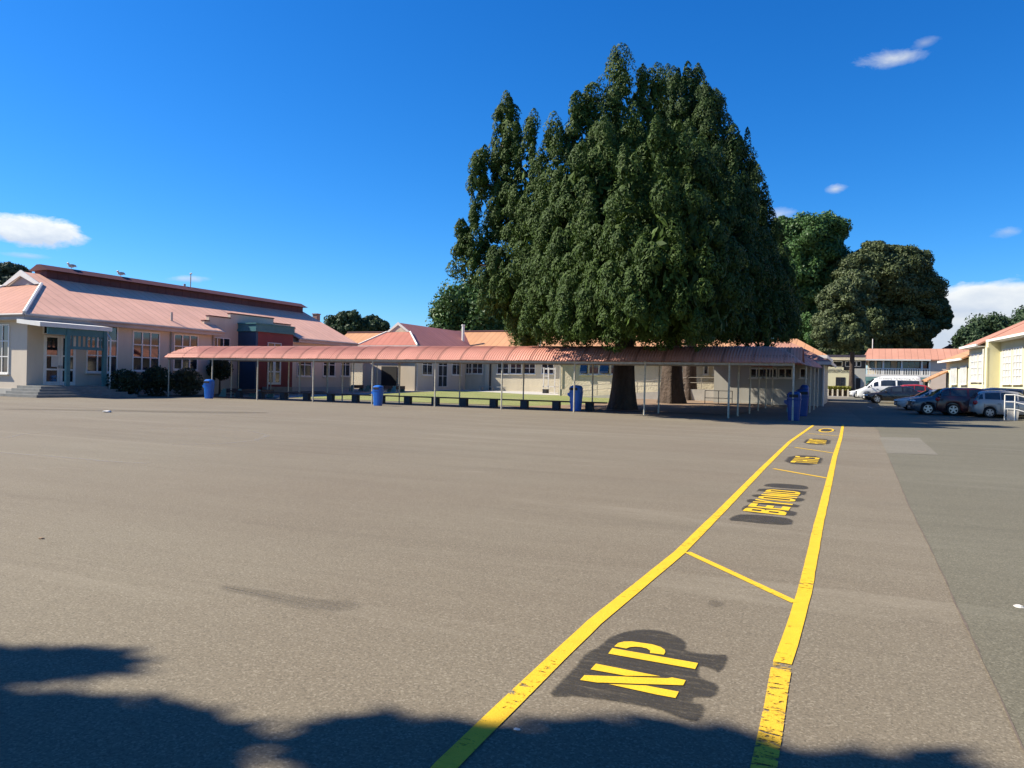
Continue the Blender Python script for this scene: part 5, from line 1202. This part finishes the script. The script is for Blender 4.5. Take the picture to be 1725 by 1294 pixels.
    for sy in (1, -1): # door seams
        sm_ = MB()
        for q in p['pil'][:3]:
            x = L/2-q*L; sm_.box(x-.008, x+.008, sy*ww-.006, sy*ww+.004, .42, np.interp(q, bx, bz)*.8)
        T.part('door_seam', sm_, M_TRIM)
    return T
CA = R(7.5); axc = Vector((math.cos(CA), math.sin(CA))); pc = Vector((-math.sin(CA), math.cos(CA)))
def car(kind, name, label, mat, px, py, nose_left, cat='car', zg=.2, dyaw=0):
    x, y = G(px, py, zg)
    for _ in range(5): zg = gz(y); x, y = G(px, py, zg)
    p = PROF[kind]; c = Vector((x, y))+axc*p['L']/2+pc*p['W']/2
    return make_car(kind, name, label, cat, mat, (c.x, c.y, gz(c.y)), CA+R(dyaw)+(math.pi if nose_left else 0))
car('hatch', 'parked_hatchback', 'silver hatchback nearest the right edge, its red tail light towards the yard', paint('silver paint', (.36, .355, .34)), 1641, 704, False)
car('sedan', 'parked_car', 'dark navy car with its rounded bonnet towards the yard, left of the silver hatchback', paint('navy paint', (.035, .038, .048)), 1590, 698, True)
car('suv', 'parked_wagon', 'silver blue wagon roof seen between the navy car and the silver hatchback', paint('silver blue paint', (.20, .22, .25)), 1606, 693, True)
car('suv', 'parked_suv', 'dark maroon off road car backed out with a bright tail light, behind the navy car', paint('maroon paint', (.06, .015, .018)), 1578, 688.5, False)
car('suv', 'parked_suv', 'slate blue off road car in the middle of the parked row', paint('slate blue paint', (.075, .09, .11)), 1537, 687.5, True)
car('sedan', 'parked_car', 'white car nose out, just left of the slate blue one', paint('white car paint', (.62, .62, .58), 0, .35), 1513, 683, True)
car('hatch', 'parked_hatchback', 'bright red hatchback between the black sedan and the white car', paint('red car paint', (.32, .02, .02), .1), 1511, 677.5, False)
car('sedan', 'parked_sedan', 'shiny black sedan parked in front of the white van', paint('black car paint', (.018, .018, .02), .2, .2), 1458, 677.5, True)
V = car('van', 'passenger_van', 'tall white passenger van with dark lettering above its side windows', paint('van paint', (.70, .72, .72), 0, .35), 1444.5, 673.5, True, 'van')
p = PROF['van']
text(V, 'Academy Performing Arts', M_BLACK, (-.75, p['W']/2*.965-.19, 2.17), 3.6, .23, (-1, 0, 0), (0, 1, 0))
car('hatch', 'parked_hatchback', 'small white car at the far left end of the parked row', paint('white paint far', (.64, .64, .62), 0, .35), 1433, 670, True)
# bay lines
def gl(px, py):
    x, y = G(px, py, .2)
    for _ in range(5): x, y = G(px, py, gz(y))
    return (x, y)
for k, (a, b, mt, lb) in enumerate((((1520, 691.5), (1592, 692), M_WLINE, 'white bay line on the dark asphalt left of the navy car'), ((1600, 702.5), (1700, 703.5), M_WLINE, 'cream bay line in front of the silver hatchback'), ((1487, 677.5), (1516, 678.5), M_YEL, 'yellow bay line between the black sedan and the white car'), ((1462, 679.8), (1470, 681), M_WLINE, 'short white line before the black sedan'))):
    mb = MB(); strip(mb, [gl(*a), gl(*b)], .11, .012, .003, .8); mark('bay_line', mb, mt, lb, 'road marking', 'parking bay lines')
# railing with concrete block
x, y = gl(1700, 708.5); T = Thing('handrail', 'white pipe handrail on a concrete block in front of the silver hatchback', 'railing', (x, y, gz(y)))
P0_ = Vector((x, y)); dd_ = Vector((1, -.12)).normalized()
def rp(s, z, o=0): q = P0_+dd_*s+Vector((dd_.y, -dd_.x))*o; return (q.x, q.y, gz(y)+z)
T.part('base_block', MB().prism([rp(-.12, -.1), rp(.38, -.1), rp(.48, .62), rp(-.05, .62)], (0, .35, 0)), M_CONC)
for s_ in (-.22, .25): T.part('rail_post', MB().tube(rp(s_, -.05), rp(s_, 1.42), .035), M_WHITE)
for z in (.62, 1.02, 1.42): T.part('handrail_pipe', MB().tube(rp(-.22, z), rp(.25, z), .032).tube(rp(.25, z), rp(2.0, z-.45), .032), M_WHITE)
T.part('rail_post', MB().tube(rp(1.6, -.05), rp(1.6, 1.05), .035), M_WHITE)

# ------------------------------------------------------------------ gulls, litter
def gull(px, py, lb):
    yy, zz = onX(px, py, xm); T = Thing('gull', lb, 'bird', (xm, yy, 9.72))
    T.part('body', MB().ell((xm, yy, 9.98), (.13, .28, .13), 12, 8).ell((xm, yy-.26, 10.13), (.09, .10, .09), 10, 6).tube((xm, yy+.2, 10.0), (xm, yy+.48, 9.96), .07, .02), M_WHITE, smooth=True)
    T.part('wing', MB().ell((xm+.09, yy+.06, 10.03), (.05, .30, .09), 10, 6).ell((xm-.09, yy+.06, 10.03), (.05, .30, .09), 10, 6), M_GREYW, smooth=True)
    T.part('beak', MB().tube((xm, yy-.34, 10.12), (xm, yy-.43, 10.10), .025, .008), pm('beak', (.6, .25, .02)))
    T.part('leg', MB().tube((xm, yy, 9.70), (xm, yy, 9.9), .015), pm('beak', (.6, .25, .02)))
gull(120, 458, 'white gull standing on the ridge of the long roof, left one of two'); gull(203, 471, 'white gull standing on the ridge of the long roof, right one of two')
for k, (px, py, s_, lb) in enumerate(((181, 695, .14, 'crumpled pale paper lying on the yard left of the steps'), (1718, 1024, .03, 'white scrap on the grey asphalt near the right edge'), (871, 1230, .012, 'tiny white scrap at the edge of the foreground shade'), (70, 908, .022, 'small brown leaf lying on the yard at the left edge'))):
    x, y = G(px, py); T_ = MB().ell((x, y, s_*.3), (s_*1.2, s_, s_*.35), 8, 5, .3)
    single('litter', T_, M_OFFW if k < 3 else M_DIRT, lb, 'litter')

# ------------------------------------------------------------------ light and sky
el = math.asin(-SUN.z); sun_dir = -SUN
ld = bpy.data.lights.new('sun', 'SUN'); lo = bpy.data.objects.new('sun', ld); COL.objects.link(lo)
ld.energy = 5.0; ld.angle = R(.55); ld.color = (1, .91, .76)
lo.rotation_euler = SUN.to_track_quat('-Z', 'Y').to_euler()
W_ = bpy.data.worlds.new('World'); S.world = W_; W_.use_nodes = True; nt = W_.node_tree; bg = nt.nodes['Background']
sky = nt.nodes.new('ShaderNodeTexSky'); sky.sky_type = 'NISHITA'; sky.sun_disc = False; sky.sun_elevation = el
sky.sun_rotation = math.atan2(sun_dir.x, sun_dir.y); sky.air_density = 1.0; sky.dust_density = .15; sky.ozone_density = 3.0; sky.altitude = 50
STR = .079; bg.inputs['Strength'].default_value = STR
hs = nt.nodes.new('ShaderNodeHueSaturation'); hs.inputs['Saturation'].default_value = 1.22; hs.inputs['Value'].default_value = 1.0
nt.links.new(sky.outputs[0], hs.inputs['Color'])
cur = mixc(nt, 1.0, hs.outputs[0], (.80, .98, 1.12), 'MULTIPLY')
sp_ = N(nt, 'ShaderNodeSeparateColor'); nt.links.new(cur, sp_.inputs[0]); cb_ = N(nt, 'ShaderNodeCombineColor')
for ch_, (a_, p_) in enumerate(((.90, 1.52), (.85, 1.08), (1.07, 1.0))):   # richer, deeper clear-air blue
    v_ = mth(nt, 'POWER', mth(nt, 'MULTIPLY', sp_.outputs[ch_], .1464), p_)
    nt.links.new(mth(nt, 'MULTIPLY', v_, a_/(STR*2.028)), cb_.inputs[ch_])
cur = cb_.outputs[0]
tc = nt.nodes.new('ShaderNodeTexCoord'); dirv = tc.outputs['Generated']
def dotn(v):
    n = N(nt, 'ShaderNodeVectorMath', operation='DOT_PRODUCT'); nt.links.new(dirv, n.inputs[0]); n.inputs[1].default_value = tuple(v); return n.outputs['Value']
def cloud(cur, px, py, wx, wy, soft, amp, scale, bright=1.0, thresh=0.0, rot=0, opac=1.0):
    c = ray(px, py).normalized(); ax = rr*math.cos(rot)+uu*math.sin(rot); ay = uu*math.cos(rot)-rr*math.sin(rot)
    ax = (ax-c*ax.dot(c)).normalized(); ay = (ay-c*ay.dot(c)).normalized()
    a = mth(nt, 'DIVIDE', dotn(ax), wx/FPX); b = mth(nt, 'DIVIDE', dotn(ay), wy/FPX)
    r = mth(nt, 'SQRT', mth(nt, 'ADD', mth(nt, 'MULTIPLY', a, a), mth(nt, 'MULTIPLY', b, b)))
    mp = N(nt, 'ShaderNodeMapping'); nt.links.new(dirv, mp.inputs[0]); mp.inputs['Scale'].default_value = (1, 1, 2.0); mp.inputs['Location'].default_value = (px*.01, py*.01, 0)
    nz = noise(nt, mp.outputs[0], scale, 7, .62, .3)
    v = mth(nt, 'ADD', mth(nt, 'SUBTRACT', 1.0, r), mth(nt, 'MULTIPLY', mth(nt, 'SUBTRACT', nz, .5), amp))
    front = maprange(nt, dotn(c), .3, .5, 0, 1)
    k = mth(nt, 'MULTIPLY', mth(nt, 'MULTIPLY', maprange(nt, v, thresh, thresh+soft, 0, opac), front), 1.0)
    nz2 = noise(nt, mp.outputs[0], scale*.8, 5, .6)
    sh = maprange(nt, mth(nt, 'ADD', mth(nt, 'MULTIPLY', b, .35), nz2), .25, .75, 0, 1)
    B = bright/STR
    cc = mixc(nt, sh, (.50*B, .58*B, .70*B), (.80*B, .83*B, .84*B))
    return mixc(nt, k, cur, cc)
CB = .60
cur = cloud(cur, 55, 388, 72, 24, .35, 1.2, 30, CB*1.05)
cur = cloud(cur, 1690, 545, 175, 62, .30, 1.1, 14, CB*.95)
cur = cloud(cur, 1660, 505, 110, 26, .40, 1.4, 18, CB*.98)
cur = cloud(cur, 1506, 98, 48, 17, .9, 1.8, 26, CB*.9, .1, R(-8), .75)
cur = cloud(cur, 1556, 73, 24, 11, .9, 1.4, 30, CB*.8, .2, 0, .4)
cur = cloud(cur, 1409, 318, 19, 9, .8, 1.2, 40, CB*.9, .1, 0, .7)
cur = cloud(cur, 1695, 391, 26, 11, .9, 1.2, 30, CB*.85, .2, 0, .5)
cur = cloud(cur, 320, 470, 40, 6, .8, 1.4, 40, CB*.9, .1, R(2), .55)
cur = cloud(cur, 45, 431, 32, 5, .8, 1.4, 40, CB*.9, .1, 0, .45)
cur = cloud(cur, 1312, 362, 30, 14, .8, 1.2, 30, CB*.9, .1, 0, .6)
nt.links.new(cur, bg.inputs['Color'])

S.view_settings.view_transform = 'Standard'; S.view_settings.look = 'None'; S.view_settings.exposure = 1.02; S.view_settings.gamma = 1
S.render.engine = 'CYCLES'
S.cycles.max_bounces = 6; S.cycles.diffuse_bounces = 3; S.cycles.glossy_bounces = 3; S.cycles.transmission_bounces = 2; S.cycles.caustics_reflective = False
